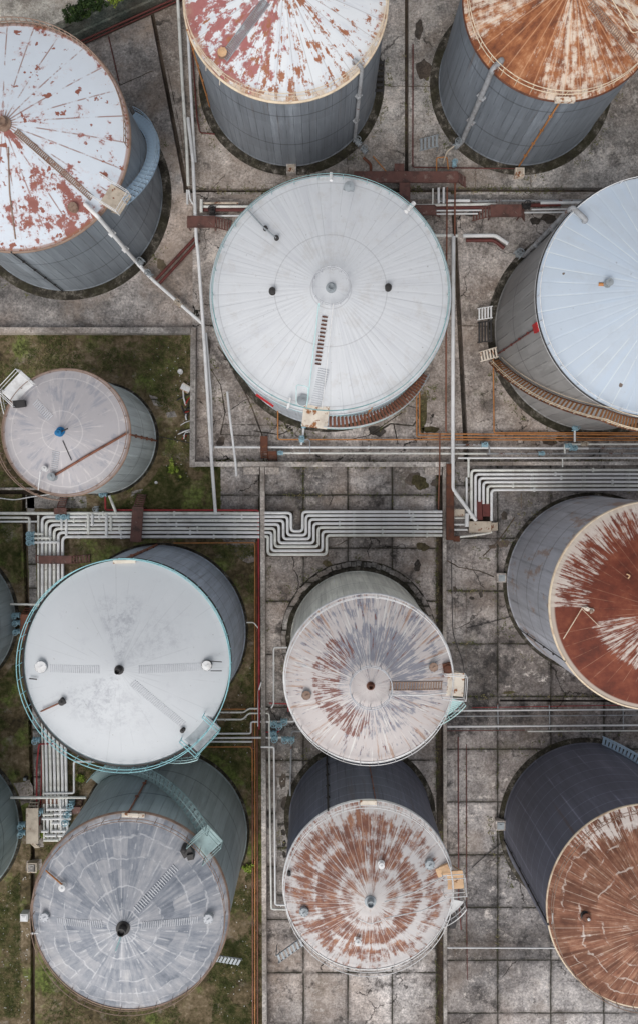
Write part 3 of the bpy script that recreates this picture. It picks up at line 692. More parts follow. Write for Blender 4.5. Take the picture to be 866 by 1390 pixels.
for i in range(62):
    a = 150 + i * 240 / 62; bm.box(T.at(a, T.R0 + .62 + rr.uniform(-.06, .06), .17), (.36, .42 + rr.uniform(-.1, .08), .24), math.radians(-a) + rr.uniform(-.1, .1))
obj('kerb_stone_ring', bm, MAT['strip_conc'], T.e)
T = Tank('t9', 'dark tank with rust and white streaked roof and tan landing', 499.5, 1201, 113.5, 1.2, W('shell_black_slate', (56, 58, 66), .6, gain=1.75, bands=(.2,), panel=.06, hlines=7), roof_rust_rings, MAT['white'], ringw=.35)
T.handrail(MAT['white'], -.05, hh=.9, n=30, rt=.026); T.toe(MAT['white'], .03, .06)
T.spiral(10, 112, MAT['white'], MAT['white'], w=.8, n=52); T.platform(-4, MAT['tan_plate'], MAT['white'], 1.2, 1.5, .75)
T.hub(501, 1225, MAT['steel'], .22, .4); T.vent(517, 1172, MAT['white'], .18, .4); T.hatch(582, 1171, MAT['steel'], .3); T.hatch(413, 1235, MAT['steel'], .28); T.vent(485, 1274, MAT['white'], .2, .5); T.vent(393, 1184, MAT['dark_steel'], .12, .3)
T.bar([(520, 1216), (560, 1203), (600, 1182)], MAT['white'], .035, .7, 'ladder_rail'); T.bar([(520, 1238), (570, 1228), (604, 1212)], MAT['white'], .035, .7, 'ladder_rail'); T.bar([(485, 1240), (501, 1247), (517, 1242)], MAT['white'], .03, .6, 'hub_rail')
m = MB(); q = T.local(600, 1180); m.box(q + Vector((0, 0, .12)), (.9, .6, .2), .4); obj('rusted_box', m, MAT['tan_plate'], T.e); T.strip(-85, MAT['brown_pipe'], .06); T.strip(-118, MAT['dark_steel'], .14)
m = MB(); m.box(T.at(-90, T.R - .05, T.h + .12), (.3, 1.1, .14), math.radians(90)); obj('pipe_bracket', m, MAT['cream_rust'], T.e)
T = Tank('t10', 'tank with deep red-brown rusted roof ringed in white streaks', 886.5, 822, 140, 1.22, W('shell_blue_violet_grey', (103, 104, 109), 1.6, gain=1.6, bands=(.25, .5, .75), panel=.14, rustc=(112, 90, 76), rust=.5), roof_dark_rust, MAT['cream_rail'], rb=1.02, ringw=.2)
T.toe(MAT['cream_rail'], .02, .08); T.strip(148, MAT['dark_steel'], .08); T.hub(905, 828, MAT['rust_dark']); T.bar([(762, 866), (787, 825)], MAT['cream_rail'], .03, .3, 'cable'); T.bar([(787, 825), (812, 850)], MAT['cream_rail'], .02, .2, 'cable')
T.vent(795, 826, MAT['cream_rust'], .12, .3); T.vent(801, 829, MAT['brown_rail'], .1, .3); T.bar([(788, 824), (806, 827), (800, 832)], MAT['cream_rust'], .05, .1, 'loose_bracket'); T.bar([(849, 779), (854, 781), (851, 785)], MAT['tan_plate'], .05, .1, 'loose_bracket')
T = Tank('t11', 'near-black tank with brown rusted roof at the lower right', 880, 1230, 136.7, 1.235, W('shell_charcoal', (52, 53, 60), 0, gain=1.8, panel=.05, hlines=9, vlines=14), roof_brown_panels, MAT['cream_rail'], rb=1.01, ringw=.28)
T.handrail(MAT['brown_rail'], -.08, hh=.8, n=36, rt=.025); T.vent(794, 1243, MAT['dark_steel'], .26, .3, MAT['rust_dark']); T.vent(796, 1244, MAT['white'], .08, .4); T.hub(905, 1262, MAT['rust_dark']); T.strip(170, MAT['dark_steel'], .12)
T.spiral(-8, -80, MAT['pale_blue'], MAT['pale_blue'], w=.6, n=46, closed=True, gap=.04); T.bar([(747, 1250), (748, 1236)], MAT['white'], .05, .3, 'breather_pipe')
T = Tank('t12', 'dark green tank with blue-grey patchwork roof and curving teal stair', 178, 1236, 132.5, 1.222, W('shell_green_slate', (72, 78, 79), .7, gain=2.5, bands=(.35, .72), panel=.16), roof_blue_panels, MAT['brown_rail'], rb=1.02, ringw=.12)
T.handrail(MAT['brown_rail'], -.15, hh=.9, n=34, rt=.024); T.toe(MAT['brown_rail'], .02, .06)
T.spiral(-46, -143, MAT['green_steel'], MAT['green_steel'], w=.8, n=36); T.platform(-43, MAT['green_steel'], MAT['green_steel'], 1.5, 1.7, .5)
T.hub(168, 1258, MAT['dark_steel'], .26, .5); T.hatch(63, 1242, MAT['steel'], .28, MAT['faint']); T.hatch(284, 1244, MAT['steel'], .3, MAT['faint']); T.vent(87, 1202, MAT['white'], .2, .4); T.bar([(64, 1180), (87, 1200)], MAT['orange_pipe'], .05, .15)
q = T.local(256, 1152); m = MB(); m.box(q + Vector((0, 0, .25)), (.7, .55, .5), .5); m.box(q + Vector((.25, -.25, .35)), (.4, .35, .6), .2); m.lathe([(.2, .2), (.2, .85), (.001, .9)], 10, q + Vector((-.15, .3, 0))); obj('winch', m, MAT['dark_steel'], T.e)
T.ladder(78, 1250, 140, 1254, MAT['faint'], .45, 22, td=.05, rails=False, step=.02); T.ladder(192, 1256, 270, 1248, MAT['faint'], .45, 26, td=.05, rails=False, step=.02); T.ladder(185, 1236, 240, 1176, MAT['faint'], .5, 22, td=.05, rails=False, step=.02)
T.strip(-91, MAT['brown_pipe'], .14); m = MB(); m.box(T.at(-88, T.R - .05, T.h + .2), (.25, 1.5, .14), math.radians(88)); obj('pipe_bracket', m, MAT['cream_rust'], T.e); T.bar([(168, 1262), (158, 1290)], MAT['teal'], .04, .05, 'cable'); T.bar([(46, 1262), (56, 1261)], MAT['white'], .06, .4, 'breather_pipe')
T = Tank('t13', 'dark green tank cut by the left edge beside the pale grey tank', -181, 878, 121, 1.2, W('shell_dark_green', (74, 79, 80), .9, gain=2.2, bands=(.3, .6), panel=.1), roof_brushed, MAT['white'], ringw=.15)
T.handrail(MAT['white'], -.1, n=24); T.spiral(-40, 70, MAT['beige_deck'], MAT['white'], w=.9, n=60, treadmat=MAT['dark_steel']); T.hub(0, 0, MAT['steel'])
T = Tank('t14', 'dark green tank cut by the left edge beside the patchwork roofed tank', -183, 1214, 129, 1.2, W('shell_deep_green', (70, 77, 78), .9, gain=2.2, bands=(.3, .6), panel=.12), roof_blue_panels, MAT['white'], ringw=.15)
T.handrail(MAT['white'], -.1, n=24); T.spiral(-10, -115, MAT['pale_blue'], MAT['pale_blue'], w=.8, n=56, closed=True); T.hub(0, 0, MAT['steel'])
# ------------------------------------------------------------------ ground: slabs with real gaps (drain trenches) over a mud bed
def slab(name, poly, mat, z=0.0, t=.62, kind='structure'):
    m = MB(); m.prism([P(x, y, 0) for x, y in poly], z - t, z); return obj(name, m, mat, kind=kind)
m = MB(); S = 500; m.add([(-S, -S, -.6), (S, -S, -.6), (S, S, -.6), (-S, S, -.6)], [(0, 1, 2, 3)])
obj('ground', m, MAT['mud'], kind='structure')
slab('concrete_yard', [(-300, 245), (205, 21), (249, 250), (250, 262), (262, 262), (262, 446), (-300, 446)], MAT['conc_a'])
slab('concrete_yard', [(210, 18.5), (549, -133), (549, 255.5), (256, 255.5)], MAT['conc_b'])
slab('concrete_yard', [(554, -135), (1170, -400), (1170, 254.5), (554, 254.5)], MAT['conc_b'])
slab('concrete_yard', [(262, 261), (611, 261), (629.5, 627), (262, 627)], MAT['conc_d'])
slab('concrete_yard', [(617, 260.5), (1170, 260.5), (1170, 627), (636, 627)], MAT['conc_d'])
slab('grass_plot', [(-300, 446), (262, 446), (262, 633), (300, 633), (300, 692), (62, 692), (62, 665.5), (-300, 665.5)], MAT['grass'])
slab('grass_plot', [(-300, 671), (30, 671), (42, 1100), (42, 1700), (-300, 1700)], MAT['grass'])
slab('grass_plot', [(35.5, 671), (62, 671), (62, 692), (300, 692), (353, 692), (358, 1700), (48, 1700), (48, 1100)], MAT['grass'])
slab('slab_paving', [(300, 633), (354, 633), (354, 692), (300, 692)], MAT['conc_h'])
slab('slab_paving', [(358, 633), (592.5, 633), (592.5, 1700), (362, 1700)], MAT['conc_h'])
slab('slab_paving', [(602, 633), (1170, 633), (1170, 950), (838, 950), (678, 949.5), (678, 952.5), (838, 953), (1170, 953), (1170, 1700), (602, 1700)], MAT['conc_i'])
slab('trench_edge', [(262, 627), (1170, 627), (1170, 633), (262, 633)], MAT['conc_i'])
def sheet(name, poly, mat, z=.004):
    m = MB(); pts = [P(x, y, z) for x, y in poly]; m.add(pts, [tuple(range(len(pts)))[::-1]]); return obj(name, m, mat, kind='structure')
def ragged(poly, amp=2.5, step=9, seed=1):
    r = random.Random(seed); out = []
    for i in range(len(poly)):
        a, b = poly[i], poly[(i + 1) % len(poly)]; d = math.hypot(b[0] - a[0], b[1] - a[1]); n = max(1, int(d / step))
        for k in range(n):
            t = k / n; out.append((a[0] + (b[0] - a[0]) * t + r.uniform(-amp, amp), a[1] + (b[1] - a[1]) * t + r.uniform(-amp, amp)))
    return out
sheet('concrete_path', [(37, 672), (47, 672), (60, 1150), (49, 1150)], MAT['strip_conc'])
sheet('concrete_path', [(300, 264), (600, 264), (600, 270), (300, 270)], MAT['strip_conc'])
sheet('concrete_path', ragged([(29, 668.5 + 4), (36, 672), (36, 690), (62, 690), (118, 689), (118, 674), (62, 672)], .6, 6, 3)[2:], MAT['strip_conc'])
sheet('concrete_patch', ragged([(302, 732), (350, 733), (350, 762), (338, 764), (322, 757), (312, 745)], 2, 8, 4), MAT['conc_h'])
sheet('concrete_patch', ragged([(18, 1062), (42, 1058), (46, 1090), (30, 1092)], 2, 8, 5), MAT['strip_conc'])
sheet('concrete_patch', ragged([(36, 1168), (58, 1166), (58, 1180), (36, 1182)], 1, 8, 6), MAT['strip_conc'])
sheet('concrete_patch', ragged([(180, 668), (194, 664), (200, 671), (185, 679), (178, 676)], 1, 5, 7), MAT['strip_conc'])
sheet('concrete_patch', ragged([(226, 559), (238, 558), (240, 566), (228, 567)], 1, 5, 8), MAT['strip_conc'])
sheet('concrete_patch', ragged([(203, 536), (214, 538), (219, 552), (209, 550)], 1, 5, 9), MAT['strip_conc'])
sheet('concrete_patch', ragged([(606, 270), (860, 270), (860, 264), (606, 264)], .6, 12, 10), MAT['strip_conc'])
sheet('concrete_patch', ragged([(376, 1050), (394, 1050), (392, 1240), (376, 1240)], 1, 12, 11), MAT['strip_conc'])
r9 = random.Random(31)
def blot(name, x, y, rx, ry, mat, seed, z=.005):
    r = random.Random(seed); pts = []; ph = r.uniform(0, 6)
    for i in range(30):
        a = 2 * PI * i / 30; k = 1 + .18 * math.sin(2 * a + ph) + .10 * math.sin(5 * a + ph * 2) + r.uniform(-.06, .06); pts.append((x + rx * k * math.cos(a), y + ry * k * math.sin(a)))
    sheet(name, pts, MAT[mat], z)
for i, (x, y, rx, ry) in enumerate(((720, 357, 9, 5), (511, 585, 10, 8), (745, 297, 12, 6), (726, 300, 6, 6), (575, 95, 9, 16), (568, 40, 6, 12), (684, 700, 5, 5), (683, 738, 7, 6), (668, 742, 5, 3), (560, 700 - 50, 10, 9), (590, 655, 6, 5), (640, 290, 9, 4), (300, 600, 5, 8), (283, 470, 3, 14), (745, 600, 9, 5), (760, 596, 6, 4), (384, 1060, 4, 12), (386, 1090, 4, 9), (385, 1130, 3, 5), (386, 1145, 3, 4), (386, 1160, 3, 4), (617, 800, 2.4, 5), (640, 812, 4, 2), (652, 806, 3, 5), (566, 768, 5, 7))): blot('oil_stain', x, y, rx, ry, 'oil', i)
for i, (x, y, rx, ry) in enumerate(((574, 560, 5, 28), (584, 583, 10, 5), (569, 655, 12, 9), (690, 940, 9, 2), (348, 820, 3, 20), (573, 742, 8, 6), (444, 765, 7, 4), (220, 360, 6, 9))): blot('moss_patch', x, y, rx, ry, 'moss', 50 + i, .006)
for poly in ([(-200, 694.5), (354, 694.5), (354, 731), (89, 731), (95, 1142), (58, 1142), (50, 731), (50, 711), (-200, 711)], [(358.5, 693.5), (398, 693.5), (398, 717.5), (408, 717.5), (408, 692), (600 - 8, 692), (592, 729.5), (446, 729.5), (446, 755.5), (361, 755.5), (361, 731), (358.5, 729)], [(637, 636), (1170, 635), (1170, 667), (669, 667.5), (669, 708), (637, 708)]): sheet('pipe_bed_shade', ragged(poly, .5, 8, 12), MAT['mud'], .008)  # dark mud sheets; black shade of the gaps between pipes put into their colour
# upper terrace behind the retaining wall
A0, A1 = (-900, 512), (1500, -560)
dirv = Vector((A1[0] - A0[0], A1[1] - A0[1])).normalized(); nv = (dirv.y, -dirv.x)
def off(p, d): return (p[0] + nv[0] * d, p[1] + nv[1] * d)
def wallpoly(d0, d1, z): return [P(*off(A0, d0), z), P(*off(A1, d0), z), P(*off(A1, d1), z), P(*off(A0, d1), z)]
m = MB(); m.prism(wallpoly(18, 700, 0), -.6, 1.5); obj('upper_road', m, MAT['road_conc'], kind='structure')
m = MB(); m.prism(wallpoly(10, 18, 0), -.6, 1.75); obj('retaining_wall', m, MAT['green_conc'], label='mossy concrete retaining wall running diagonally below the upper road', cat='wall')
m = MB(); m.prism(wallpoly(7, 10, 0), -.6, .7); obj('retaining_ledge', m, MAT['green_conc'], label='low mossy ledge along the foot of the diagonal retaining wall', cat='wall')
m = MB(); m.prism(wallpoly(17, 22, 0), 1.5, 2.0); obj('parapet_wall', m, MAT['road_conc'], label='pale parapet kerb on top of the diagonal retaining wall', cat='wall')

def joint(pts, w=1.3, amp=.5, seed=1):           # open construction joint filled with black dirt
    r = random.Random(seed); L = []; Rr = []
    for a, b in zip(pts, pts[1:]):
        n = max(2, int(math.hypot(b[0] - a[0], b[1] - a[1]) / 5)); d = Vector((b[0] - a[0], b[1] - a[1])).normalized()
        for i in range(n + 1):
            x, y = a[0] + (b[0] - a[0]) * i / n, a[1] + (b[1] - a[1]) * i / n; o1, o2 = w / 2 + r.uniform(-amp, amp) * .6, w / 2 + r.uniform(-amp, amp) * .6
            L.append(P(x - d.y * o1, y + d.x * o1, .006)); Rr.append(P(x + d.y * o2, y - d.x * o2, .006))
    m = MB(); n = len(L); m.add(L + Rr, [(i, i + 1, n + i + 1, n + i) for i in range(n - 1)]); obj('ground_joint', m, MAT['mud'], kind='structure')
for i, (q, w) in enumerate((([(148, 48), (163, 116)], 1.2), ([(163, 116), (208, 96)], 1.2), ([(228, 94), (246, 180), (256, 252)], .9), ([(525, 117), (592, 117)], 1.0), ([(0, 377), (35, 380)], 1), ([(470, 186), (472, 236)], .8), ([(300, 590), (352, 592)], 1.2), ([(300, 576), (420, 578)], .9), ([(270, 566), (262, 566)], 1), ([(645, 232), (645, 254)], 1), ([(720, 234), (720, 254)], 1), ([(620, 442), (662, 443)], 1.4), ([(296, 470), (318, 500), (342, 552), (356, 590), (358, 626)], 2.2), ([(286, 500), (300, 522), (306, 560), (300, 590)], 1.4), ([(345, 585), (380, 590), (398, 582)], 1.6), ([(505, 590), (530, 575), (560, 578), (566, 570)], 2.0), ([(470, 598), (500, 591), (545, 560)], 1.2), ([(534, 575), (540, 603)], 1.5), ([(617, 665), (617, 1300)], .5), ([(606, 761), (622, 770), (650, 775), (670, 783)], 1.6), ([(632, 800), (632, 1320)], .6), ([(655, 755), (672, 738), (686, 720), (698, 702)], 1.8), ([(440, 745), (462, 738), (480, 728)], .9), ([(707, 670), (707, 690)], 1.2))): joint(q, w, .6, i)
# bund walls
def bund(label, pts, w, z=.75, mat='wall_conc'):
    m = MB(); q = [P(x, y, z) for x, y in pts]; ww = M_(w, z)
    for a, b in zip(q, q[1:]):
        d = (b - a); c = (a + b) / 2; m.box((c.x, c.y, z / 2 + .002), (d.length, ww, z), math.atan2(d.y, d.x))
    return obj('bund_wall', m, MAT[mat], label=label, cat='wall', group='low concrete bund walls')
bund('low concrete wall along the top of the grass plot holding the smallest tank', [(-300, 448), (258.4, 448.5)], 8)
bund('low concrete wall down the right side of the grass plot holding the smallest tank', [(262.8, 444.5), (261.4, 634)], 7)
bund('long low concrete wall below the yard of the pale grey tank with teal rim', [(265.2, 630), (612, 630.5)], 6.5)
bund('dark low concrete wall above the six parallel pipes', [(618, 629.5), (1170, 628)], 5, .6, 'strip_conc')
bund('low concrete wall between the grass strip and the slab paving', [(356.3, 634), (360.8, 1700)], 6)
bund('low concrete wall beside the drain that passes right of the two in-line tanks', [(602.8, 634), (604.8, 1700)], 4.6, .35)
bund('short low concrete kerb left of the smallest tank under the long white pipe', [(-300, 663.5), (60, 663.5)], 3, .25)
for lab, x0, x1, y0, y1, n in (('grey concrete stairs below the bund wall right of the white pipe crossing', 331, 353, 634.5, 644, 7), ('grey concrete stairs below the bund wall on the slab side of the dividing wall', 361, 379, 634.5, 644, 7), ('grey concrete stairs at the corner by the rusted walkway', 576, 597, 634.5, 645, 7)):
    p, q = P(x0, y0), P(x1, y1); t = thing('concrete_stairs', lab, 'stairs', ((p.x + q.x) / 2, (p.y + q.y) / 2, 0))
    wx, wy = (q.x - p.x) / n, abs(q.y - p.y)
    for i in range(n):
        hh = .1 * (n - i) if x0 > 340 and x0 < 400 else .1 * (i + 1); m = MB(); m.box(((i + .5 - n / 2) * wx, 0, hh / 2 + .003), (wx * .97, wy, hh)); obj('step', m, MAT['wall_conc'], t)

# ------------------------------------------------------------------ pipes
rr = random.Random(3)
def pipe(label, pts, w, z=.45, mat='white_pipe', group=None, name='pipe', fr=None, flanges=()):
    r = M_(w, z) / 2
    q = [P(p[0], p[1], p[2] if len(p) > 2 else z) for p in pts]
    c = q[0].copy(); c.z = 0
    m = MB(); m.tube([p - c for p in fillet(q, fr or max(.18, r * 1.9))], r, 10)
    if mat == 'white_pipe': mat = rr.choice(['white_pipe', 'white_pipe_b', 'white_pipe_c'])
    o = obj(name, m, MAT[mat], loc=c, label=label, cat='pipe', group=group)
    for (x, y, ang) in flanges:
        fm = MB(); d = Vector((math.cos(math.radians(-ang)), math.sin(math.radians(-ang)), 0)); p = P(x, y, z) - c
        fm.tube([p - d * .06, p + d * .06], r * 1.55, 14); obj('flange', fm, MAT[mat], o)
    return o
ORD = ['uppermost', 'second from the top', 'third from the top', 'fourth from the top', 'fifth from the top', 'sixth from the top', 'lowest']
YB = [696.8, 701.6, 706.8, 712.3, 717.6, 722.8, 728.6]
XV = [(53, 59.8), (58, 64.8), (63.3, 70), (68.6, 75.4), (74.2, 80.6), (79.8, 86), (85.6, 91)]
GB = 'white pipes of the seven-pipe bundle'
for i in range(7):
    y = YB[i]; xt, xb = XV[i]
    fl = [(rr.uniform(205, 340), y, 0), (rr.uniform(100, 175), y, 0)]
    if i == 0: pts = [(-200, y), (352.5, y)]
    else: pts = [(xb + 1, 1140), (xb - .4, 1060), (xt, 820), (xt, y), (352.5, y)]
    pipe(f'{ORD[i]} of the seven white pipes running to the dividing wall beside the grass' if i == 0 else f'white pipe, {ORD[i]} of the seven-pipe bundle, bending down towards the left tanks', pts, 4.0, .7, group=GB, fr=.4, flanges=fl)
pipe('thin white pipe dropping from the seven-pipe bundle, leftmost of the vertical set', [(xb0 := 60.8, 1140), (59.6, 1050), (53, 820), (52.7, 699.5)], 3.0, .5, group=GB)
YL = [696.2, 701.2, 706.6, 711.8, 717.3, 722.8, 728.2]; YC = [721, 726.4, 731.6, 737, 742, 747.5, 752.7]; YR = [694.7, 699.7, 705, 710.6, 716, 721.4, 726.6]
XL = [395.4, 390.6, 385, 379, 373.6, 368.8, 364]; XR = [411, 415.6, 420.6, 426, 431.8, 437.6, 443.2]
for i in range(7):
    pipe(f'white pipe with U-shaped loop, {ORD[i]} of seven on the slabs', [(359.6, YL[i]), (XL[i], YL[i]), (XL[i], YC[i]), (XR[i], YC[i]), (XR[i], YR[i]), (599.5, YR[i])], 3.9, .7, group='white pipes with U-shaped expansion loops', fr=.3, flanges=((rr.uniform(455, 590), YR[i], 0),))
YS = [638.3, 643.7, 649.0, 654.4, 659.6, 665.0]; XS = [639.3, 644.7, 650.2, 655.6, 661.2, 666.6]; YE = [704, 707, 681, 684, 684, 707]
for i in range(6):
    pipe(f'white pipe, {ORD[i] if i < 5 else "lowest"} of six parallel pipes above the red-brown rusted roof', [(1170, YS[i] - .7), (XS[i], YS[i]), (XS[i], YE[i])], 3.8, .7, group='six parallel white pipes', fr=.3, flanges=((rr.uniform(690, 850), YS[i] - .3, 0),))
pipe('white pipe just left of the six parallel pipes, hanging from a thin long pipe', [(635.3, 622.5, .75), (635.3, 648)], 3.2, .75); pipe('short white pipe left of the six-pipe corner', [(632.7, 648), (632.9, 690)], 3.0, .5)
for y, xs, a, b in ((724.7, 'upper', 43, 58.5), (730.4, 'middle', 43, 69.5), (736.2, 'lower', 43, 80.5)):
    pipe(f'{xs} of three short white branch pipes crossing the vertical bundle at the blue valves', [(a, y), (b, y), (b, y, .5)], 3.4, .95, group='short branch pipes at the blue valves')
pipe('white pipe turning down at the concrete path left of the bundle', [(-200, 702.6), (40.7, 702.6), (40.7, 723)], 3.6, .5); pipe('thin white pipe ending in the vertical pipe bundle at the left edge', [(-200, 708.6), (51, 708)], 2.6, .5)
for lab, x, a, b, w in (('tall stub pipe lying across five bundle pipes, left of the middle pair', 120.5, 697.5, 724.5, 3.7), ('short stub pipe lying across the bundle, second of the left pair', 126, 697.5, 713.5, 3.7), ('longest stub pipe lying across the bundle beside the slanted white pipe', 145, 698, 727.5, 3.9), ('short stub pipe across the bundle just left of the rusted step-over', 151.2, 701, 719.5, 3.7), ('stub pipe below the blue valve at the bundle corner', 84.3, 702, 719, 3.2), ('longer stub pipe at the bundle corner right of the blue valve', 90.6, 699, 727, 3.6)):
    pipe('white ' + lab, [(x, a, .5), (x, a + 1.5, .86), (x, b - 1.5, .86), (x, b, .5)], w, .86, fr=.15, group='stub pipes across the seven-pipe bundle')
pipe('slanted white pipe rising from the bundle towards the smallest tank', [(148.8, 672.5, 1.2), (159.3, 699, .7)], 3.6)
pipe('long white pipe crossing the bund corner down to the seven-pipe bundle', [(255.6, 160, .9), (262.5, 218, .9), (267, 323, .9), (270, 350, .9), (276.2, 440, .9), (287.6, 621, .95), (288.4, 634, .95), (293.2, 698.5, .8)], 4.6, .9)
pipe('white pipe alongside the long crossing pipe, right of the bund corner', [(280, 452), (287, 540), (288.6, 612)], 3.4, .5)
pipe('white pipe running up the yard between the flaking tank and the drain', [(240.5, -60), (241.9, 0), (248.5, 120), (254, 200), (256, 252)], 4.2, .6); pipe('white pipe passing close to the pink and orange roofed tank', [(252.5, -60), (254.5, 20), (259.5, 120), (264.2, 205), (265.6, 220, .5)], 4.0, .6)
pipe('short white pipe below the tee at the drain corner', [(254.5, 258), (255, 277.5)], 3, .4); pipe('short white pipe bent beside the tee at the drain corner', [(257, 258), (259, 272), (266, 281)], 2.6, .4)
pipe('white pipe running from the flaking tank down to the bund corner', [(188, 359, .6), (208, 380), (277, 441)], 4.6, .6, flanges=((240, 408.5, 41), (244, 412, 41)))
pipe('upper of two dark red pipes slanting beside the flaking tank', [(268, 320), (212, 380)], 4, .5, 'dark_red'); pipe('lower of two dark red pipes slanting beside the flaking tank', [(271, 326), (217, 385)], 4, .5, 'dark_red')
pipe('thin white pipe leaning over the bund wall left of the teal-rimmed tank', [(309, 532, .3), (312, 562, 1.1), (320, 627, 1.1), (321.4, 646, .7)], 3.2, 1.0)
# upper horizontals
pipe('yellowed white pipe above the wide step-over left of the teal-rimmed tank', [(276, 275.7), (324, 275.3)], 3.2, .5, 'beige_deck'); pipe('thick white pipe behind the top of the teal-rimmed tank', [(276, 280.4), (420, 280), (562, 279), (672, 277)], 3.6, .5)
pipe('dark red pipe running behind the teal-rimmed tank', [(276, 285), (420, 284.5), (664, 281.6)], 4.4, .42, 'dark_red'); pipe('dark red pipe between the rusted step-over and the pale blue roof', [(708, 279), (760, 277.6)], 5, .42, 'dark_red')
pipe('thin white pipe under the dark red pipe left of the teal-rimmed tank', [(276, 293.2), (345, 292.6)], 2, .5); pipe('grey steel pipe above the thick white pipe on the right', [(592, 273), (800, 272)], 2.6, .5, 'grey_pipe')
pipe('thick white pipe ending at the pale blue roof', [(733, 275.4), (800, 275)], 4, .55); pipe('upper thin white pipe left of the rusted step-over', [(590, 286), (655, 285.4)], 2.2, .5); pipe('lower thin white pipe left of the rusted step-over', [(588, 290.6), (648, 290)], 2.2, .5)
pipe('upper thin white pipe right of the rusted step-over', [(721, 284.4), (795, 283.6)], 2.2, .5); pipe('lower thin white pipe right of the rusted step-over', [(711, 288.6), (790, 288)], 2.2, .5)
pipe('thick grey white short pipe lying on the grey steel pipe', [(606, 272.4), (637, 272.2)], 3.8, .75)
pipe('left of two white upright stubs over the drain by the red walkway', [(594.7, 255), (594.8, 276)], 3.4, .7, group='stub pipes by the red walkway'); pipe('right of two white upright stubs over the drain by the red walkway', [(601.7, 254.6), (601.6, 276)], 3.4, .7, group='stub pipes by the red walkway'); pipe('thin white stub just right of the teal-rimmed tank top', [(587, 256), (586.8, 282)], 2, .7); pipe('fat white stub over the thick pipe left of the wide step-over', [(273.8, 271), (273.8, 288)], 4.4, .75)
pipe('upright white main pipe between the teal-rimmed tank and the pale blue tank', [(615, 321, 1.0), (614.3, 480, 1.0), (614, 664, 1.0), (645.5, 706.5, .8)], 5.2, 1.0, fr=.2)
pipe('left of two thin red-brown pipes crossing the red walkway', [(606.3, 254, .9), (605, 440, .6), (604.8, 586, .5)], 2.2, .6, 'brown_pipe'); pipe('right of two thin red-brown pipes crossing the red walkway', [(617.2, 232, .9), (616.6, 322, .8)], 2.4, .8, 'brown_pipe')
pipe('white pipe with a bent end right of the upright main pipe', [(628, 320), (672, 319.6), (689, 331)], 5.0, .7); pipe('white pipe joining the teal-rimmed tank to the upright main pipe', [(588, 319.6), (621, 320)], 4.4, .7); pipe('dark red pipe under the bent white pipe', [(632, 326), (670, 326), (684, 337)], 5, .3, 'dark_red')
# orange bundle and white mains above the bund
pipe('orange pipe with an upright end at the lower left of the teal-rimmed tank', [(377.5, 556), (377.5, 596.6), (620, 596.8), (1170, 598.6)], 1.9, .3, 'orange_pipe'); pipe('outer of two orange pipes turning up right of the teal-rimmed tank', [(565, 495), (565, 593), (1170, 595.2)], 1.9, .35, 'orange_pipe'); pipe('inner of two orange pipes turning up right of the teal-rimmed tank', [(569, 500), (569, 588.8), (1170, 591.6)], 1.9, .35, 'orange_pipe'); pipe('orange pipe turning up below the steps of the pale blue tank', [(669, 487), (670, 587.4), (1170, 588)], 1.9, .3, 'orange_pipe')
pipe('white main pipe running the whole yard below the teal-rimmed tank', [(292, 607), (600, 607.6), (798, 608.6)], 3.2, .5, flanges=((398, 607, 0), (500, 607.3, 0))); pipe('second white main pipe below the teal-rimmed tank', [(378, 615), (600, 615.6), (660, 616)], 2.8, .5); pipe('reddish grey pipe above the thin white pipe over the six-pipe bundle', [(660, 615.8), (1170, 615.4)], 2.6, .5, 'grey_pipe'); pipe('thin white pipe just above the dark bund wall on the right', [(621, 621.8), (1170, 621.2)], 2.5, .75)
pipe('pale pipe from the valves below the pale blue tank to the picture edge', [(766, 616, .5), (766, 603, .6), (1170, 602.2, .6)], 2.6, .6); pipe('blue-grey pipe continuing the white main pipe to the picture edge', [(798, 608.6), (1170, 609)], 2.6, .5, 'grey_pipe'); pipe('white outlet pipe from the base of the pale blue tank', [(779.5, 577), (779.5, 600)], 2.8, .6); pipe('grey pipe hooked down to the second main pipe', [(617, 603.6), (663, 603.6), (664, 615)], 2.2, .6, 'grey_pipe')
pipe('thin reddish pipe beside the concrete stairs at the rusted walkway', [(596.4, 588, .5), (596.2, 634, 1.0), (595.2, 660, .5), (594.6, 693, .5)], 2.0, .7, 'brown_pipe'); pipe('thin white drop pipe over the bund wall above the six pipes', [(763, 622, .75), (763, 634, .6)], 1.8, .7); pipe('white outlet pipe below the platform of the teal-rimmed tank', [(413, 572, .5), (411.5, 590), (409, 604)], 3.2, .6); pipe('thin grey pipe dropping between the mains under the teal-rimmed tank', [(411, 596.5), (421, 597), (421, 616)], 1.6, .55, 'grey_pipe')
# left middle
pipe('thick red pipe along the top of the seven-pipe bundle and down the dividing wall', [(143.6, 668, .4), (143.8, 692.4, .4), (195, 692.4), (351, 692.6), (351.6, 780), (352.2, 990)], 2.6, .62, 'red_pipe'); pipe('rust-brown pipe along the left of the dividing wall', [(348.8, 735), (349, 830), (350.5, 1000)], 3, .4, 'rust_dark')
pipe('thin orange pipe crossing above the pale grey tank with cyan railing', [(236, 737.2), (346.4, 736.6), (346.4, 960), (346.4, 1700)], 1.7, .35, 'orange_pipe'); pipe('left rusty pipe of the pair running down beside the dividing wall', [(343, 962), (343.2, 1250), (344, 1700)], 2.0, .35, 'brown_pipe', group='rusty pipes beside the dividing wall'); pipe('right rusty pipe of the pair running down beside the dividing wall', [(349.4, 990), (350, 1250), (350.6, 1700)], 2.0, .35, 'brown_pipe', group='rusty pipes beside the dividing wall')
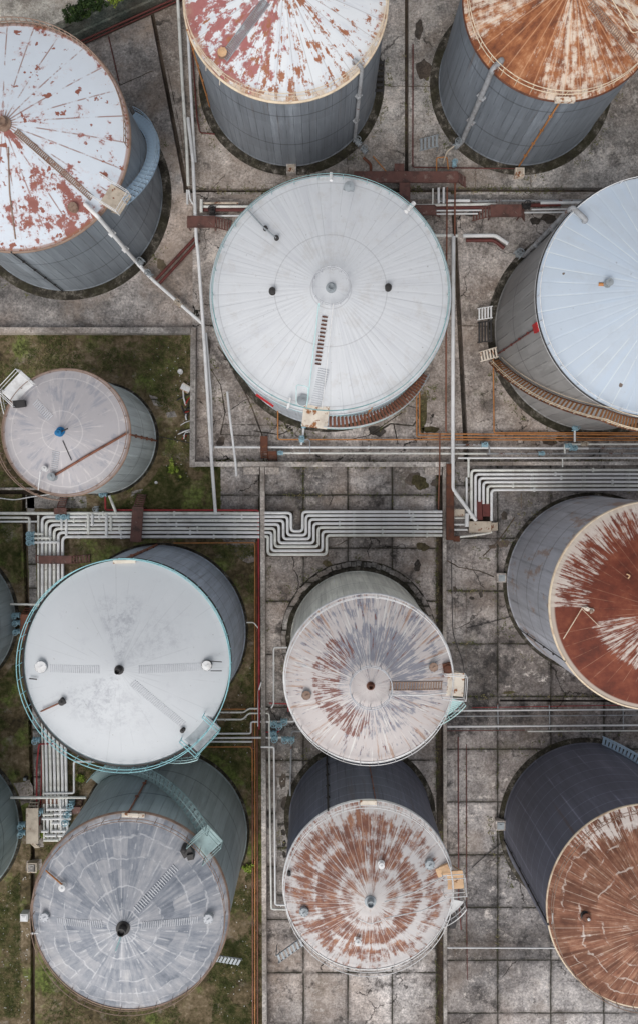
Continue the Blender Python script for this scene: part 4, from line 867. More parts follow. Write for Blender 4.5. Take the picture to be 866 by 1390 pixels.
pipe('pale pipe curving down along the dividing wall', [(355, 926, .9), (351.4, 938), (350.6, 986)], 1.9, .6); pipe('pale hooked pipe from the pale grey tank over the red pipe', [(335, 845), (345, 845), (352, 854)], 1.6, .6)
G2 = 'white pipes crossing the grass right of the cyan-railed tank'
pipe('uppermost kinked white pipe crossing the grass right of the cyan-railed tank', [(292, 967), (331.5, 967), (338, 961.8), (364, 961.8)], 2.2, .5, group=G2); pipe('second kinked white pipe crossing the grass right of the cyan-railed tank', [(286, 976.6), (330, 976.6), (338, 968.2), (365.5, 968.2), (366, 976)], 2.2, .5, group=G2); pipe('white pipe stepping up twice to the teal valves', [(276, 996), (341, 995.6), (341, 979.8), (398, 979.4), (401, 977)], 2.3, .5, group=G2); pipe('straight white pipe to the lower teal valves', [(276, 1002), (396, 1000.8)], 2.4, .5, group=G2); pipe('lowest white pipe ending at the orange pipes', [(276, 1006.8), (343, 1006.8)], 2.3, .5, group=G2); pipe('thin orange pipe over the kinked white pipes', [(292, 962.6), (334, 962.6)], 1.4, .45, 'orange_pipe'); pipe('orange pipe turning down below the straight white pipes', [(276, 1014), (340.5, 1013.6), (342.8, 1018), (342.8, 1060)], 1.7, .4, 'orange_pipe')
pipe('white pipe looping from the beige tank down its left side', [(390, 878.8), (371.8, 879), (371.8, 956), (368.5, 961)], 2.2, .6, flanges=((371.8, 900, 90),)); pipe('outer long white pipe bending into the dark tank with rust streaked roof', [(354.5, 1014, .95), (372.2, 1014, .95), (372.4, 1040, .6), (374, 1228, .6), (392, 1228.6, .6)], 2.5, .7); pipe('inner long white pipe bending into the dark tank with rust streaked roof', [(365.8, 976), (366.2, 1060), (368.6, 1234), (392, 1234.6)], 2.5, .5); pipe('pale blue pipe beside the beige tank and down the slab', [(413, 992.4), (396.4, 992.6), (395.4, 1020), (394, 1080)], 2.4, .6, 'grey_pipe')
pipe('red pipe branching below the left side of the beige tank', [(366, 954.4), (391.5, 955.4), (391.5, 966)], 1.8, .5, 'red_pipe'); pipe('short red pipe across the lower teal valves', [(358, 993.6), (379, 993.6), (379, 981)], 1.8, .5, 'red_pipe')
# right lower
pipe('red and white pipe below the dark red rusted roof', [(606.5, 964.8), (1170, 961)], 2.0, .4); pipe('thin grey pipe between the red-white pipe and the white pipe', [(606.5, 972.4), (1170, 969)], 1.6, .25, 'grey_pipe'); pipe('white pipe across the slabs above the near-black tank', [(606.5, 986.4), (1170, 982)], 2.4, .4); pipe('short thin white pipe just above the near-black tank', [(715, 992.8), (1170, 990)], 1.7, .35); pipe('thin white pipe near the bottom crossing the slabs', [(606.5, 1286.4), (757, 1287)], 1.9, .4)
pipe('thin rusty pipe standing out along the slabs right of the in-line tanks', [(621.3, 1000), (621.6, 1100), (622, 1220), (625.5, 1262)], 1.8, .35, 'dark_red'); pipe('thin dark red pipe on the slabs by the tan landing', [(632.6, 1010), (633, 1262), (634, 1330)], 1.0, .12, 'dark_red')
pipe('thin red pipe lining the slabs beside the top red walkway', [(560, 60), (559.8, 227), (700, 229)], 1.6, .15, 'dark_red'); pipe('dark red pipe rail along the foot of the retaining wall, upper one', [(60, 79), (260, -12)], 2.6, .5, 'dark_red'); pipe('dark red pipe rail along the foot of the retaining wall, lower one', [(110, 61), (260, -7)], 2.2, .25, 'dark_red'); pipe('thin brown pipe crossing the dark concrete by the flaking tank', [(148, 50), (162, 110)], 1.4, .1, 'dark_red'); pipe('dark red pipe beside the white pipes near the pink and orange roof', [(261, 60), (268, 160), (272, 180), (292, 182)], 2, .3, 'dark_red')
for k, x in enumerate((675, 745, 845)): pipe(f'short grey cross pipe between the slab pipes, {["nearest the beige tank", "in the middle", "nearest the picture edge"][k]}', [(x, 955), (x + .6, 990)], 1.5, .3, 'grey_pipe')
pipe('thin red pipe lying below the white pipe by the beige tank', [(606, 992), (712, 991)], 1.1, .15, 'dark_red'); pipe('thin red pipe above the grey pipe below the dark red roof', [(640, 960.5), (860, 957)], 1.0, .2, 'red_pipe')
# left lower manifold under the patchwork roofed tank
pipe('long white pipe crossing the lower manifold at the left', [(15, 1082.6), (117.5, 1082.6)], 3.4, 1.0); pipe('white pipe with upright end above the lower manifold', [(130, 1033.6), (101, 1033.6), (101.2, 1076.5), (61, 1076.8)], 2.8, .85); pipe('upright white pipe hanging from the long crossing pipe', [(82.6, 1084), (83.4, 1126)], 3.4, .9); pipe('red pipe beside the lower pipe bundle at the left', [(74, 1009, .75), (53.5, 1010, .75), (50.5, 1040), (50.4, 1097)], 2.2, .5, 'red_pipe'); pipe('thin red pipe right of the other red pipe at the lower bundle', [(57.5, 1010), (56.6, 1060), (54.5, 1120)], 1.4, .4, 'red_pipe')
for k, (y, a, b) in enumerate(((1098.5, 64, 98), (1105.5, 59, 73), (1104.5, 74, 98), (1111.3, 58, 97), (1117.4, 71, 94), (1128.4, 57, 66), (1128, 70, 90), (1134.2, 62, 77), (1134, 79, 86), (1140.4, 60, 80))):
    pipe(f'short white pipe lying across the lower left manifold, {["first", "second", "third", "fourth", "fifth", "sixth", "seventh", "eighth", "ninth", "tenth"][k]} from the top', [(a, y), (b, y)], 3.6, .9, group='short pipes of the lower left manifold')
pipe('white branch pipe over the dark tank at the left edge', [(15, 820), (58, 820.6)], 2.8, 1.0)
for k, (x, y, x2) in enumerate(((616, 695, 634), (616, 703, 634), (616, 712, 634), (616, 719, 634))):
    pipe(f'short white pipe out of the rusted walkway, {["first", "second", "third", "fourth"][k]} from the top', [(x, y), (x2, y)], 2.6, .4, group='short pipes at the rusted walkway')
pipe('fat white upright pipe in the manifold box', [(633.2, 697), (633, 715)], 5.6, .8); pipe('white pipe curled along the bottom of the beige manifold deck', [(622, 729), (640, 727), (660, 724), (667, 722)], 3.0, .5); pipe('slanted rusty rod by the pink and orange roofed tank base', [(506, 212), (524, 233)], 1.6, .2, 'orange_pipe'); pipe('dark bent pipe by the pink and orange roofed tank base', [(493, 214), (503, 223), (503, 236)], 4, .4, 'rust_dark')
pipe('pale outlet pipe below the orange roofed tank base', [(626, 190, .6), (606, 206), (601, 222)], 2.4, .5, 'beige_deck'); pipe('rusty hooked pipe below the orange roofed tank outlet', [(592, 236), (592, 214), (606, 213), (608, 230)], 1.8, .45, 'orange_pipe')
# sleepers under the bundles
def sleeper(label, x0, y0, x1, y1, w=3.2, z=.5):
    m = MB(); a, b = P(x0, y0), P(x1, y1); d = b - a; m.box((0, 0, z / 2 + .002), (d.length, M_(w), z), math.atan2(d.y, d.x))
    c = (a + b) / 2; obj('pipe_sleeper', m, MAT['strip_conc'], loc=(c.x, c.y, 0), label=label, cat='pipe support', group='concrete sleepers under the pipe bundles')
for x, l in ((110, 'left of the stub pipes'), (170, 'left of the rusted step-over'), (230, 'below the long crossing pipe'), (320, 'nearest the dividing wall')): sleeper('concrete sleeper under the seven-pipe bundle ' + l, x, 694, x, 731)
for x, l in ((480, 'left half of the slab paving'), (560, 'near the rusted walkway')): sleeper('concrete sleeper under the looped pipes, ' + l, x, 692.5, x, 729)
for x, l in ((720, 'left one'), (790, 'middle one'), (850, 'right one')): sleeper('concrete sleeper under the six parallel pipes, ' + l, x, 636.5, x, 667)

# ------------------------------------------------------------------ valves
VG = 'valves on the pipes'
def valve(label, x, y, z=.5, ang=0, mat='valve_blue', s=1.0):
    p = P(x, y, z); t = thing('gate_valve', label, 'valve', (p.x, p.y, 0), math.radians(-ang), VG)
    m = MB(); m.tube([(-.2 * s, 0, z), (.2 * s, 0, z)], .13 * s, 10); m.lathe([(.17 * s, z - .17 * s), (.2 * s, z), (.14 * s, z + .2 * s), (.07 * s, z + .24 * s), (.05 * s, z + .5 * s)], 12); obj('valve_body', m, MAT[mat], t)
    for k in (-1, 1):
        m = MB(); m.tube([(k * .23 * s - .035, 0, z), (k * .23 * s + .035, 0, z)], .22 * s, 14); obj('flange', m, MAT[mat], t)
    m = MB(); zz = z + .5 * s; m.ring(.21 * s, zz, .03 * s, 20, 5)
    for k in range(4):
        a = k * PI / 2 + .3; m.tube([(0, 0, zz), (.21 * s * math.cos(a), .21 * s * math.sin(a), zz)], .02 * s, 4)
    obj('handwheel', m, MAT[mat], t); return t
for a in (('top blue valve at the left path beside the bundle', 43, 724.8, .95), ('middle blue valve at the left path beside the bundle', 43, 730.4, .95), ('bottom blue valve at the left path beside the bundle', 43, 736.2, .95), ('left of two blue valves at the bundle corner', 82.5, 701.6, .8), ('right of two blue valves at the bundle corner', 90, 701.6, .86)): valve(a[0], a[1], a[2], a[3])
for a in (('upper teal valve by the dividing wall, left one', 372, 981.5, .5), ('upper teal valve nearer the beige tank', 386, 978.6, .5), ('white-handled teal valve between the upper pair', 379, 984.6, .6), ('lower teal valve by the dividing wall, left one', 371.5, 994.8, .5), ('double teal valve below, left half', 373, 1001.6, .5), ('double teal valve below the beige tank, right half', 387, 1003, .6), ('teal valve at the bend beside the beige tank', 395.6, 1003, .6)): valve(a[0], a[1], a[2], a[3], 0, 'valve_blue', 1.0)
for a in (('steel valve at the flaking tank outlet, upper', 192, 356, .6, -46), ('steel valve at the flaking tank outlet, lower', 203, 372, .6, 44), ('brass coloured valve halfway along the slanted white pipe', 243, 412, .6, 41)): valve(a[0], a[1], a[2], a[3], a[4], 'beige_deck' if 'brass' in a[0] else 'steel', 1.1)
valve('steel valve at the outlet of the pink and orange roofed tank', 485, 193, .5, 44, 'steel', 1.1); valve('second steel valve below the pink and orange roofed tank outlet', 494, 204, .5, 44, 'steel', 1.0); valve('steel valve at the outlet of the orange roofed tank', 620, 196, .5, 135, 'steel', 1.2); valve('pale valve standing near the top red walkway', 616, 222, .5, 90, 'valve_blue', .9)
valve('steel valve at the outlet of the pale blue tank', 703, 345, .5, 45, 'steel', 1.3); valve('pale valve on the outlet below the pale blue tank', 779.5, 580, .6, 90, 'valve_blue', 1.1); valve('left of three valves below the pale blue tank', 770, 605, .6, 0, 'valve_blue', .9); valve('middle of three valves below the pale blue tank', 777, 608.4, .5, 0, 'valve_blue', 1.0); valve('brass coloured right one of three valves below the pale blue tank', 792, 602.6, .6, 0, 'beige_deck', .9); valve('blue valve on the second main pipe right of the white main', 657, 603.6, .6, 0, 'valve_blue', .9); valve('blue valve on the reddish grey pipe', 734, 615.6, .5, 0, 'valve_blue', .8)
valve('pale blue valve under the teal-rimmed tank platform, upper', 412.5, 577, .5, 90, 'valve_blue', .9); valve('pale blue valve under the teal-rimmed tank platform, lower', 410, 596, .6, 90, 'valve_blue', 1.0); valve('small blue valve starting the second white main pipe', 381, 615, .5, 0, 'valve_blue', .8); valve('dark valve beside the upper drain left of the teal-rimmed tank', 289, 287, .6, 90, 'dark_steel', 1.2); valve('dark valve right of the rusted step-over', 713, 280, .6, 0, 'dark_steel', 1.2)
valve('blue valve at the bottom of the smallest tank', 141, 671, .5, 0, 'valve_blue', 1.0); valve('grey valve on the thin pipe below the smallest tank', 132, 691, .5, 90, 'steel', .9)
for a in (('upper blue valve at the left edge by the rusted bench step', 23, 835, .6), ('middle blue valve at the left edge by the rusted bench step', 24, 845, .6), ('lower blue valve at the left edge by the rusted bench step', 24.5, 857, .6), ('upper blue valve beside the beige step deck at the left edge', 31, 1119, .6), ('lower blue valve beside the beige step deck at the left edge', 31, 1130, .6), ('blue valve at the top of the lower red pipe', 50.5, 1004, .6), ('blue valve left of the lower manifold', 55.5, 1100.6, .6)): valve(a[0], a[1], a[2], a[3], 0, 'valve_blue', 1.0)
for k, (x, y) in enumerate(((98.5, 1091), (94, 1102), (91.5, 1113))): valve(f'deep blue valve of the lower left manifold, {["upper", "middle", "lower"][k]} one', x, y, .7, 90, 'valve_blue', 1.15)
valve('white valve on the pale hooked pipe under the stair of the orange roofed tank', 591, 694, .4, 0, 'steel', .6)

# ------------------------------------------------------------------ step-overs and decks
def stepover(label, x0, y0, x1, y1, z, mat, steps=(), rot=0.0, legs=True, rails=False, name='step_over'):
    a, b = P(x0, y0, z), P(x1, y1, z); c = (a + b) / 2; sx, sy = abs(b.x - a.x), abs(b.y - a.y)
    t = thing(name, label, 'walkway', (c.x, c.y, 0), rot)
    m = MB(); m.box((0, 0, z), (sx, sy, .06)); obj('deck', m, MAT[mat], t)
    for k in (-1, 1):
        m = MB()
        if sx > sy: m.box((0, k * (sy / 2 + .025), z - .03), (sx, .04, .16))
        else: m.box((k * (sx / 2 + .025), 0, z - .03), (.04, sy, .16))
        obj('side_beam', m, MAT[mat], t)
    if legs:
        for i in (-1, 1):
            for k in (-1, 1):
                m = MB(); m.box((i * (sx / 2 - .08), k * (sy / 2 - .08), z / 2 - .02), (.08, .08, z - .04)); obj('leg', m, MAT[mat], t)
    for (side, ln, n, *w) in steps:
        L = M_(ln, z * .5); ww = w[0] if w else 1.0
        for i in range(n):
            f = (i + .5) / n; zz = z * (1 - (i + 1) / (n + 1)); dd = L / n * .62; m = MB()
            if side in 'lr': m.box(((sx / 2 + f * L) * (1 if side == 'r' else -1), 0, zz), (dd, sy * ww, .05))
            else: m.box((0, (sy / 2 + f * L) * (1 if side == 'u' else -1), zz), (sx * ww, dd, .05))
            obj('step', m, MAT[mat], t)
        for k in (-1, 1):
            m = MB()
            if side in 'lr': q = 1 if side == 'r' else -1; m.tube([(q * sx / 2, k * sy * ww / 2, z - .05), (q * (sx / 2 + L), k * sy * ww / 2, .05)], .045, 4)
            else: q = 1 if side == 'u' else -1; m.tube([(k * sx * ww / 2, q * sy / 2, z - .05), (k * sx * ww / 2, q * (sy / 2 + L), .05)], .045, 4)
            obj('stair_stringer', m, MAT[mat], t)
    return t
stepover('red-brown step-over deck left of the teal-rimmed tank', 254.5, 294, 292.5, 308, 1.1, 'rust_deck', (('r', 20, 6),))
stepover('long red walkway above the teal-rimmed tank', 480, 233.5, 621, 247, 1.15, 'rust_deck', (('r', 14, 5),)); stepover('narrow red walkway branching down to the teal-rimmed tank', 542.5, 247.5, 555.5, 276, 1.12, 'rust_deck', (('d', 8, 3),)); stepover('small red landing above the long red walkway', 535, 223, 548, 233, 1.1, 'rust_deck')
stepover('red-brown stepped deck at the right shoulder of the teal-rimmed tank', 562, 279, 590, 291, .8, 'rust_deck', (('r', 9, 3),)); stepover('red-brown step-over with stairs on both sides by the pale blue roof', 665, 278.5, 707, 293.5, 1.1, 'rust_deck', (('l', 21, 6), ('r', 9, 3)))
stepover('long narrow rusted walkway over the looped pipes at the dividing wall', 606, 629.5, 614.8, 733, 1.05, 'rust_dark'); stepover('short rusted foot plate of the narrow walkway', 614.8, 728.5, 623.5, 734.5, .7, 'rust_dark', (), 0.0)
stepover('slightly turned rusted step-over across the seven-pipe bundle', 179.5, 688, 193, 735.5, 1.15, 'rust_deck', (('u', 17, 6, .85),), -.07); stepover('small rusted steps below the smallest tank', 74, 690.5, 91, 697.4, .9, 'rust_deck', (('u', 15, 5, .6),)); stepover('rusted step-over across the vertical pipes with steps to the grass', 54, 755, 98, 764.6, 1.1, 'rust_deck', (('l', 11, 3), ('r', 20, 6)))
stepover('beige rusty step deck at the lower left edge', 37, 1097, 52, 1145, 1.1, 'beige_deck', (('u', 11, 4, .8), ('d', 14, 4, .4))); stepover('rusty orange step deck beside the dark tank at the left edge', 29.5, 834, 38.5, 868, 1.0, 'brown_pipe', (('u', 7, 3), ('d', 6, 2))); stepover('small rusted deck with stairs straddling the white mains', 354.5, 592, 363, 613, .85, 'rust_dark', (('d', 9, 3),)); stepover('dark rusted stairs down to the bund wall under the mains', 364, 613, 375.5, 617, .8, 'rust_dark', (('d', 8, 4),))
stepover('beige rusty manifold deck beside the six-pipe corner', 636, 708.5, 666, 722, .85, 'beige_deck', (('r', 12, 5, .75),)); stepover('small beige deck right of the rusted walkway', 616, 692, 630, 700, .7, 'beige_deck'); stepover('rusted deck at the foot of the middle six-pipe drops, left', 647.5, 679, 653.5, 706, .7, 'dark_red'); stepover('rusted deck at the foot of the middle six-pipe drops, right', 654.5, 683.5, 664, 701, .7, 'dark_red')
stepover('rusted stepping frame over the lower left manifold', 58, 1085, 80, 1090, .75, 'rust_dark'); stepover('grey step frame at the patchwork tank wall', 98, 1096, 110, 1104, .8, 'rust_deck', (('u', 10, 4),))
def stepset(label, x, y, ang, n, w, tread, mat, name='metal_steps'):
    c = P(x, y); t = thing(name, label, 'steps', (c.x, c.y, 0), math.radians(-ang))
    for i in range(n):
        z = .14 + .16 * (n - i); m = MB(); m.box(((i + .5) * tread, 0, z), (tread * .6, w, .045)); obj('step', m, MAT[mat], t)
    for k in (-1, 1):
        m = MB(); m.tube([(0, k * w / 2, .2 + .16 * n), (n * tread, k * w / 2, .1)], .05, 4); m.tube([(0, k * w / 2, .2 + .16 * n), (0, k * w / 2, 0)], .04, 4); obj('stringer', m, MAT[mat], t)
    return t
stepset('dark metal steps right of the pink and orange roofed tank', 513, 92, 90, 6, .75, .36, 'dark_steel'); stepset('pale metal steps left of the orange roofed tank', 592, 198, 180, 5, .9, .28, 'steel'); stepset('white metal steps left of the pale blue tank, upper set', 664, 427, 180, 5, .9, .2, 'white'); stepset('dark metal steps left of the pale blue tank, lower set', 664, 452, 180, 5, 1.6, .2, 'dark_steel'); stepset('cream ridged landing steps at the foot of the rusty-treaded stair', 670, 481, 170, 6, .75, .2, 'cream_rust'); stepset('small dark steps below the tan landing of the rust streaked tank', 613, 1232, 90, 6, .45, .26, 'dark_steel'); stepset('pale steps at the bottom left of the patchwork tank', 292, 1284, 30, 8, .5, .3, 'steel'); stepset('pale steps at the bottom left of the rust streaked tank', 378, 1288, -20, 7, .6, .3, 'steel')

# sumps, boxes, posts and litter
def sump(label, x, y, s, mat='wall_conc', lid='steel', hh=.5):
    c = P(x, y); t = thing('sump_box', label, 'box', (c.x, c.y, 0)); w = M_(s)
    m = MB(); m.box((0, 0, hh / 2 + .003), (w, w, hh)); obj('box_body', m, MAT[mat], t); m = MB(); m.box((0, 0, hh + .03), (w * .72, w * .72, .05)); m.box((0, w * .15, hh + .08), (.2, .03, .04)); obj('lid', m, MAT[lid], t)
sump('concrete sump box at the left foot of the dark red rusted tank', 678.5, 783.5, 12); sump('concrete sump box with steel lid at the left foot of the near-black tank', 677, 1117, 13); sump('cream block at the foot of the orange roofed tank', 703, 237, 12, 'cream_rust', 'beige_deck'); sump('grey block at the foot of the pink and orange roofed tank', 396, 232, 13, 'wall_conc', 'beige_deck'); sump('white box beside the patchwork roofed tank on the grass', 37, 1240, 10, 'white', 'white', .6); sump('beige block at the foot of the lower step deck', 47, 1174, 13, 'beige_deck', 'strip_conc'); sump('dark square sump on the grass beside the concrete path', 36.5, 1055.5, 5, 'dark_steel', 'steel', .3)
def drum(label, x, y, r, hh, mat, lean=0.0):
    c = P(x, y); m = MB(); m.lathe([(.001, .0), (r, .0), (r, hh * .33), (r * 1.06, hh * .35), (r, hh * .37), (r, hh), (r * .92, hh), (r * .92, hh - .05), (.001, hh - .05)], 16)
    obj('bucket', m, MAT[mat], loc=(c.x, c.y, .01), label=label, cat='bucket')
drum('white bucket lying open on the grass right of the smallest tank', 246, 505, .2, .35, 'white'); drum('small white tub on the grass below the smallest tank', 213, 655, .12, .2, 'white')
def crate(label, x, y, w, d, hh, mat, rot):
    c = P(x, y); t = thing('box', label, 'box', (c.x, c.y, .01), rot); m = MB(); m.box((0, 0, hh / 2), (w, d, hh)); obj('box_body', m, MAT[mat], t); m = MB(); m.box((w * .02, 0, hh + .02), (w * 1.04, d * .7, .03), .08); obj('flap', m, MAT['white'], t)
crate('discarded white and red box by the bund wall right of the smallest tank', 253.5, 527.5, .75, .6, .4, 'cream_rust', -.5)
r5 = random.Random(8)
for i in range(16):
    c = P(r5.uniform(249, 258), r5.uniform(535, 596)); l = r5.uniform(.4, 1.3); m = MB(); col = r5.choice(['scarlet', 'white', 'rust_dark', 'dark_steel', 'white'])
    m.tube([(-l / 2, 0, .06), (0, .04, .1 + .05 * (i % 3)), (l / 2, 0, .06)], r5.uniform(.03, .07), 6)
    obj('scrap_piece', m, MAT[col], loc=(c.x, c.y, .02), rotz=r5.uniform(0, 3), label=f'{ {"scarlet": "red", "white": "white", "rust_dark": "rusty", "dark_steel": "dark"}[col]} scrap rod in the litter heap along the bund wall', cat='scrap', group='scrap rods littering the grass by the bund wall, ' + col.replace('_', ' '))
for lab, pts in (('thin black cable along the slabs right of the beige tank', [(612, 760), (614, 860), (628, 900), (631, 930), (634, 945)]), ('thin wire from the near-black tank to the slabs', [(694, 1134), (660, 1160), (640, 1178)]), ('thin wire from the dark red rusted tank to the slabs', [(697, 836), (664, 845), (633, 853)]), ('white hose lying on the grass at the left edge below the smallest tank', [(-40, 672), (0, 676), (20, 679), (45, 674), (70, 671)]), ('thin line stretched over the grass from the smallest tank', [(213, 592), (262, 602)])):
    pipe(lab, pts, .9 if 'hose' not in lab else 1.6, .08, 'white' if 'hose' in lab else 'dark_steel', name='cable', fr=.6)
# ------------------------------------------------------------------ vegetation
def leaf_mat(name, cols, seed=0):
    g = G(name, .7, 0, .2); n = g.noise(1.4, 6, .7, seed)
    return g.out(g.ramp(n, [(.36, C(*cols[0])), (.5, C(*cols[1])), (.64, C(*cols[2]))]))
MAT['blade'] = leaf_mat('grass_blades', ((62, 70, 36), (92, 94, 56), (138, 124, 92)), 2)
MAT['leaf'] = leaf_mat('hedge_leaves', ((30, 44, 26), (52, 70, 38), (84, 104, 52)), 4)
MAT['bright_leaf'] = leaf_mat('bright_leaves', ((92, 116, 46), (130, 150, 60), (160, 170, 84)), 6)
MAT['litter'] = paint_mat('litter', (206, 204, 200), (120, 112, 104), .5)
MAT['bark'] = paint_mat('bark', (80, 66, 54), (50, 42, 36), .5)
from mathutils import noise as mn
def blocked(w):
    for t in TANKS.values():
        if (w.x - t.c.x) ** 2 + (w.y - t.c.y) ** 2 < (t.R0 + .95) ** 2: return True
    return False
def tufts(label_name, polys, n, mat, seed, smin=.05, smax=.16, thr=-.1, sc=.35):
    r = random.Random(seed); m = MB(); cnt = 0; tries = 0
    while cnt < n and tries < n * 12:
        tries += 1; x0, y0, x1, y1 = polys[r.randrange(len(polys))]
        x, y = r.uniform(x0, x1), r.uniform(y0, y1); w = P(x, y, 0)
        if mn.noise((w.x * sc, w.y * sc, seed)) + mn.noise((w.x * sc * 3.1, w.y * sc * 3.1, seed + 4)) * .5 < thr + r.uniform(-.15, .15) or blocked(w): continue
        cnt += 1
        for k in range(r.randint(2, 4)):
            a = r.uniform(0, 2 * PI); l = r.uniform(smin, smax); d = Vector((math.cos(a), math.sin(a), 0)); s = Vector((-d.y, d.x, 0)) * l * .16
            b = w + Vector((r.uniform(-.1, .1), r.uniform(-.1, .1), 0)); t = b + d * l + Vector((0, 0, l * r.uniform(.4, 1.1)))
            m.add([b - s, b + s, t], [(0, 1, 2)])
    return obj(label_name, m, MAT[mat], kind='stuff', label='short rough grass growing on the unpaved plots around the left tanks', cat='grass') if label_name == 'grass' else obj(label_name, m, MAT[mat], kind='stuff', label='small moss and weed tufts in the concrete cracks and along the tank feet', cat='weeds')
tufts('grass', [(-20, 455, 258, 662), (160, 634, 298, 690), (88, 732, 350, 1395), (-20, 675, 28, 1380), (-20, 735, 28, 1050), (60, 1000, 350, 1395), (290, 740, 346, 1395)], 42000, 'blade', 5, .06, .2)
def weeds(): # along joints, walls and tank feet
    r = random.Random(12); m = MB()
    def tuft(w, k=5, smax=.2):
        for _ in range(k):
            a = r.uniform(0, 2 * PI); l = r.uniform(.06, smax); d = Vector((math.cos(a), math.sin(a), 0)); s = Vector((-d.y, d.x, 0)) * l * .22
            b = w + Vector((r.gauss(0, .1), r.gauss(0, .1), .0)); m.add([b - s, b + s, b + d * l + Vector((0, 0, l * r.uniform(.2, .7)))], [(0, 1, 2)])
    for key, t in TANKS.items():
        for _ in range(260):
            a = r.uniform(0, 360)
            if mn.noise((math.cos(math.radians(a)) * 2, math.sin(math.radians(a)) * 2, t.R)) < .08: continue
            u = t.at(a, t.R0 + r.choice([.25, .95, 1.1, 1.2]) + r.gauss(0, .12), .12 if r.random() < .3 else .02); tuft(Vector((t.c.x + u.x, t.c.y + u.y, u.z)), 4)
    for (x0, y0, x1, y1, n) in ((566, 500, 592, 592, 160), (286, 470, 330, 560, 60), (608, 640, 640, 690, 20), (358, 760, 410, 860, 60), (560, 770, 594, 830, 60), (340, 736, 352, 1300, 160), (262, 634, 300, 690, 200), (640, 720, 690, 760, 30), (655, 940, 760, 950, 20)):
        for _ in range(n):
            x, y = r.uniform(x0, x1), r.uniform(y0, y1); w = P(x, y)
            if mn.noise((w.x * .5, w.y * .5, 3)) > .0 and not blocked(w): tuft(w, 5)
    for (x0, y0, x1, y1, n) in ((592.5, 640, 592.5, 1390, 260), (602, 740, 601, 1390, 120), (270, 255, 800, 255, 150), (270, 261, 800, 261, 150), (549, 0, 549, 255, 60), (262, 634, 600, 634, 140), (268, 626, 600, 626, 120), (352, 640, 357, 1390, 200), (30, 690, 42, 1100, 160), (49, 690, 60, 1000, 120), (412, 640, 412, 780, 30), (533, 640, 533, 770, 30), (362, 672, 590, 672, 50), (606, 802, 690, 802, 30), (675, 800, 675, 1290, 60), (606, 873, 720, 873, 40), (606, 945, 830, 945, 60), (640, 1016, 720, 1016, 20), (632, 1000, 632, 1290, 40), (636, 626, 860, 626, 80), (262, 455, 256, 625, 120), (0, 453, 256, 453, 160)):
        for _ in range(n):
            t = r.random(); w = P(x0 + (x1 - x0) * t, y0 + (y1 - y0) * t)
            if mn.noise((w.x * .4, w.y * .4, 9)) > -.12 and not blocked(w): tuft(w, 4, .17)
    obj('weeds', m, MAT['blade'], kind='stuff', label='small weed tufts at the tank feet and in the cracks', cat='weeds')
weeds()
def bush(name, label, c, R, hgt, n, mat, seed, trunk=True):
    r = random.Random(seed); t = thing(name, label, 'plant', c); m = MB()
    cl = [(Vector((r.gauss(0, R * .45), r.gauss(0, R * .45), hgt * r.uniform(.35, .95))), R * r.uniform(.22, .42)) for _ in range(14)]
    for _ in range(n):
        q, s = cl[r.randrange(len(cl))]; v = Vector((r.gauss(0, 1), r.gauss(0, 1), r.gauss(0, 1))).normalized() * s * r.uniform(.5, 1.05)
        p = q + v; a, b = Vector((r.gauss(0, 1), r.gauss(0, 1), r.gauss(0, .6))).normalized(), Vector((r.gauss(0, 1), r.gauss(0, 1), r.gauss(0, .6))).normalized(); l = r.uniform(.07, .15)
        m.add([p - a * l, p + b * l * .5, p + a * l, p - b * l * .5], [(0, 1, 2, 3)])
    obj('foliage', m, MAT[mat], t)
    m = MB()
    for k in range(5): a = k * 1.26; m.tube([(0, 0, 0), (math.cos(a) * R * .2, math.sin(a) * R * .2, hgt * .4), (math.cos(a) * R * .45, math.sin(a) * R * .45, hgt * .75)], .03, 5)
    obj('stem', m, MAT['bark'], t)
LAB = ['dark green bush on the upper road edge, nearest the flaking roof', 'dark green bush on the upper road edge, second from the flaking roof', 'dark green bush on the upper road edge, third from the flaking roof', 'dark green bush on the upper road edge, last before the bright one']
for i, (x, y) in enumerate(((100, 27), (112, 20), (124, 14), (136, 9))):
    p = P(x, y, 1.5); bush('bush', LAB[i], p, .75, .9, 900, 'leaf', 20 + i)
p = P(150, 1, 1.5); bush('bush', 'bright yellow-green bush at the top edge of the picture', p, 1.0, 1.1, 1300, 'bright_leaf', 40)
for i, (x, y, s, l) in enumerate(((110, 1056, .35, 'green weed with pale flowers left of the dark green tank top'), (237, 636, .5, 'yellow-green weed clump below the bund corner'), (339, 1178, .45, 'yellow-green weed beside the rusty pipes'), (62, 1131, .3, 'small green weed in the lower left manifold'))):
    bush('weed_clump', l, P(x, y), s, .4, 260, 'bright_leaf', 60 + i)
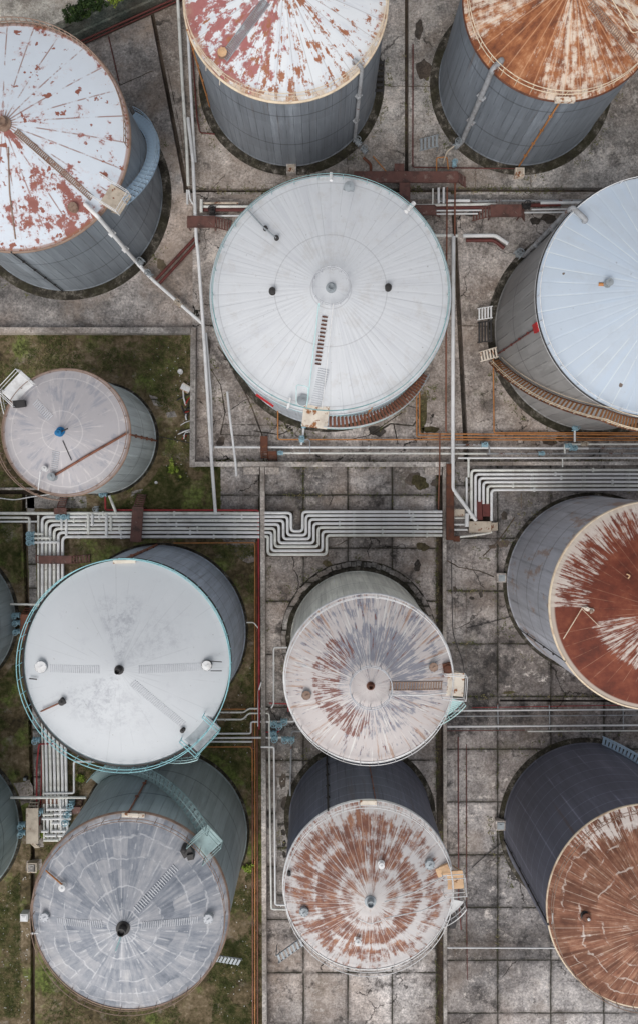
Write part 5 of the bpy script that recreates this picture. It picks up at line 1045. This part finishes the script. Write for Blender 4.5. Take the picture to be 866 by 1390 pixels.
# pale litter on the grass
r6 = random.Random(17); m = MB()
for i in range(300):
    x, y = r6.choice([(r6.uniform(290, 345), r6.uniform(1200, 1390)), (r6.uniform(280, 345), r6.uniform(900, 1060)), (r6.uniform(0, 40), r6.uniform(1190, 1390)), (r6.uniform(200, 258), r6.uniform(470, 660)), (r6.uniform(380, 394), r6.uniform(1020, 1240))]); w = P(x, y)
    if blocked(w): continue
    a = r6.uniform(0, 3); m.box((w.x, w.y, .03), (r6.uniform(.03, .10), r6.uniform(.03, .07), .03), a)
obj('gravel_litter', m, MAT['litter'], kind='stuff', label='pale stones and litter scattered over the grass', cat='litter')

# ------------------------------------------------------------------ light, sky, camera
EL, AZ = 50, 108                       # sun elevation, direction it comes from (image angle, y down)
w = bpy.data.worlds.new('World'); scene.world = w; w.use_nodes = True; nt = w.node_tree
bg = nt.nodes['Background']; sky = nt.nodes.new('ShaderNodeTexSky'); sky.sky_type = 'NISHITA'; sky.sun_disc = False
sdir = Vector((math.cos(math.radians(-AZ)) * math.cos(math.radians(EL)), math.sin(math.radians(-AZ)) * math.cos(math.radians(EL)), math.sin(math.radians(EL))))
sky.sun_elevation = math.radians(EL); sky.sun_rotation = math.atan2(sdir.x, sdir.y); sky.air_density = 1.0; sky.dust_density = 3.0; sky.ozone_density = 1.0
hs = nt.nodes.new('ShaderNodeHueSaturation'); hs.inputs['Saturation'].default_value = .22
nt.links.new(sky.outputs[0], hs.inputs['Color']); nt.links.new(hs.outputs[0], bg.inputs['Color']); bg.inputs['Strength'].default_value = .13
sl = bpy.data.lights.new('sun', 'SUN'); sl.energy = 1.0; sl.angle = math.radians(40); sl.color = (1, .97, .93)
so = bpy.data.objects.new('sun', sl); COL.objects.link(so); so.rotation_euler = (-sdir).to_track_quat('-Z', 'Y').to_euler(); so.location = (0, 0, 80)
cam = bpy.data.cameras.new('camera'); co = bpy.data.objects.new('camera', cam); COL.objects.link(co); scene.camera = co
co.location = (0, 0, H); co.rotation_euler = (0, 0, 0)
cam.sensor_fit = 'VERTICAL'; cam.sensor_height = 36; cam.lens = F * 36 / 1390; cam.shift_y = -(695 - CY) / 1390; cam.clip_end = 2000; cam.clip_start = .5
vs = scene.view_settings; vs.view_transform = 'Standard'; vs.look = 'None'; vs.gamma = 1; vs.exposure = 0.0; vs.use_curve_mapping = False
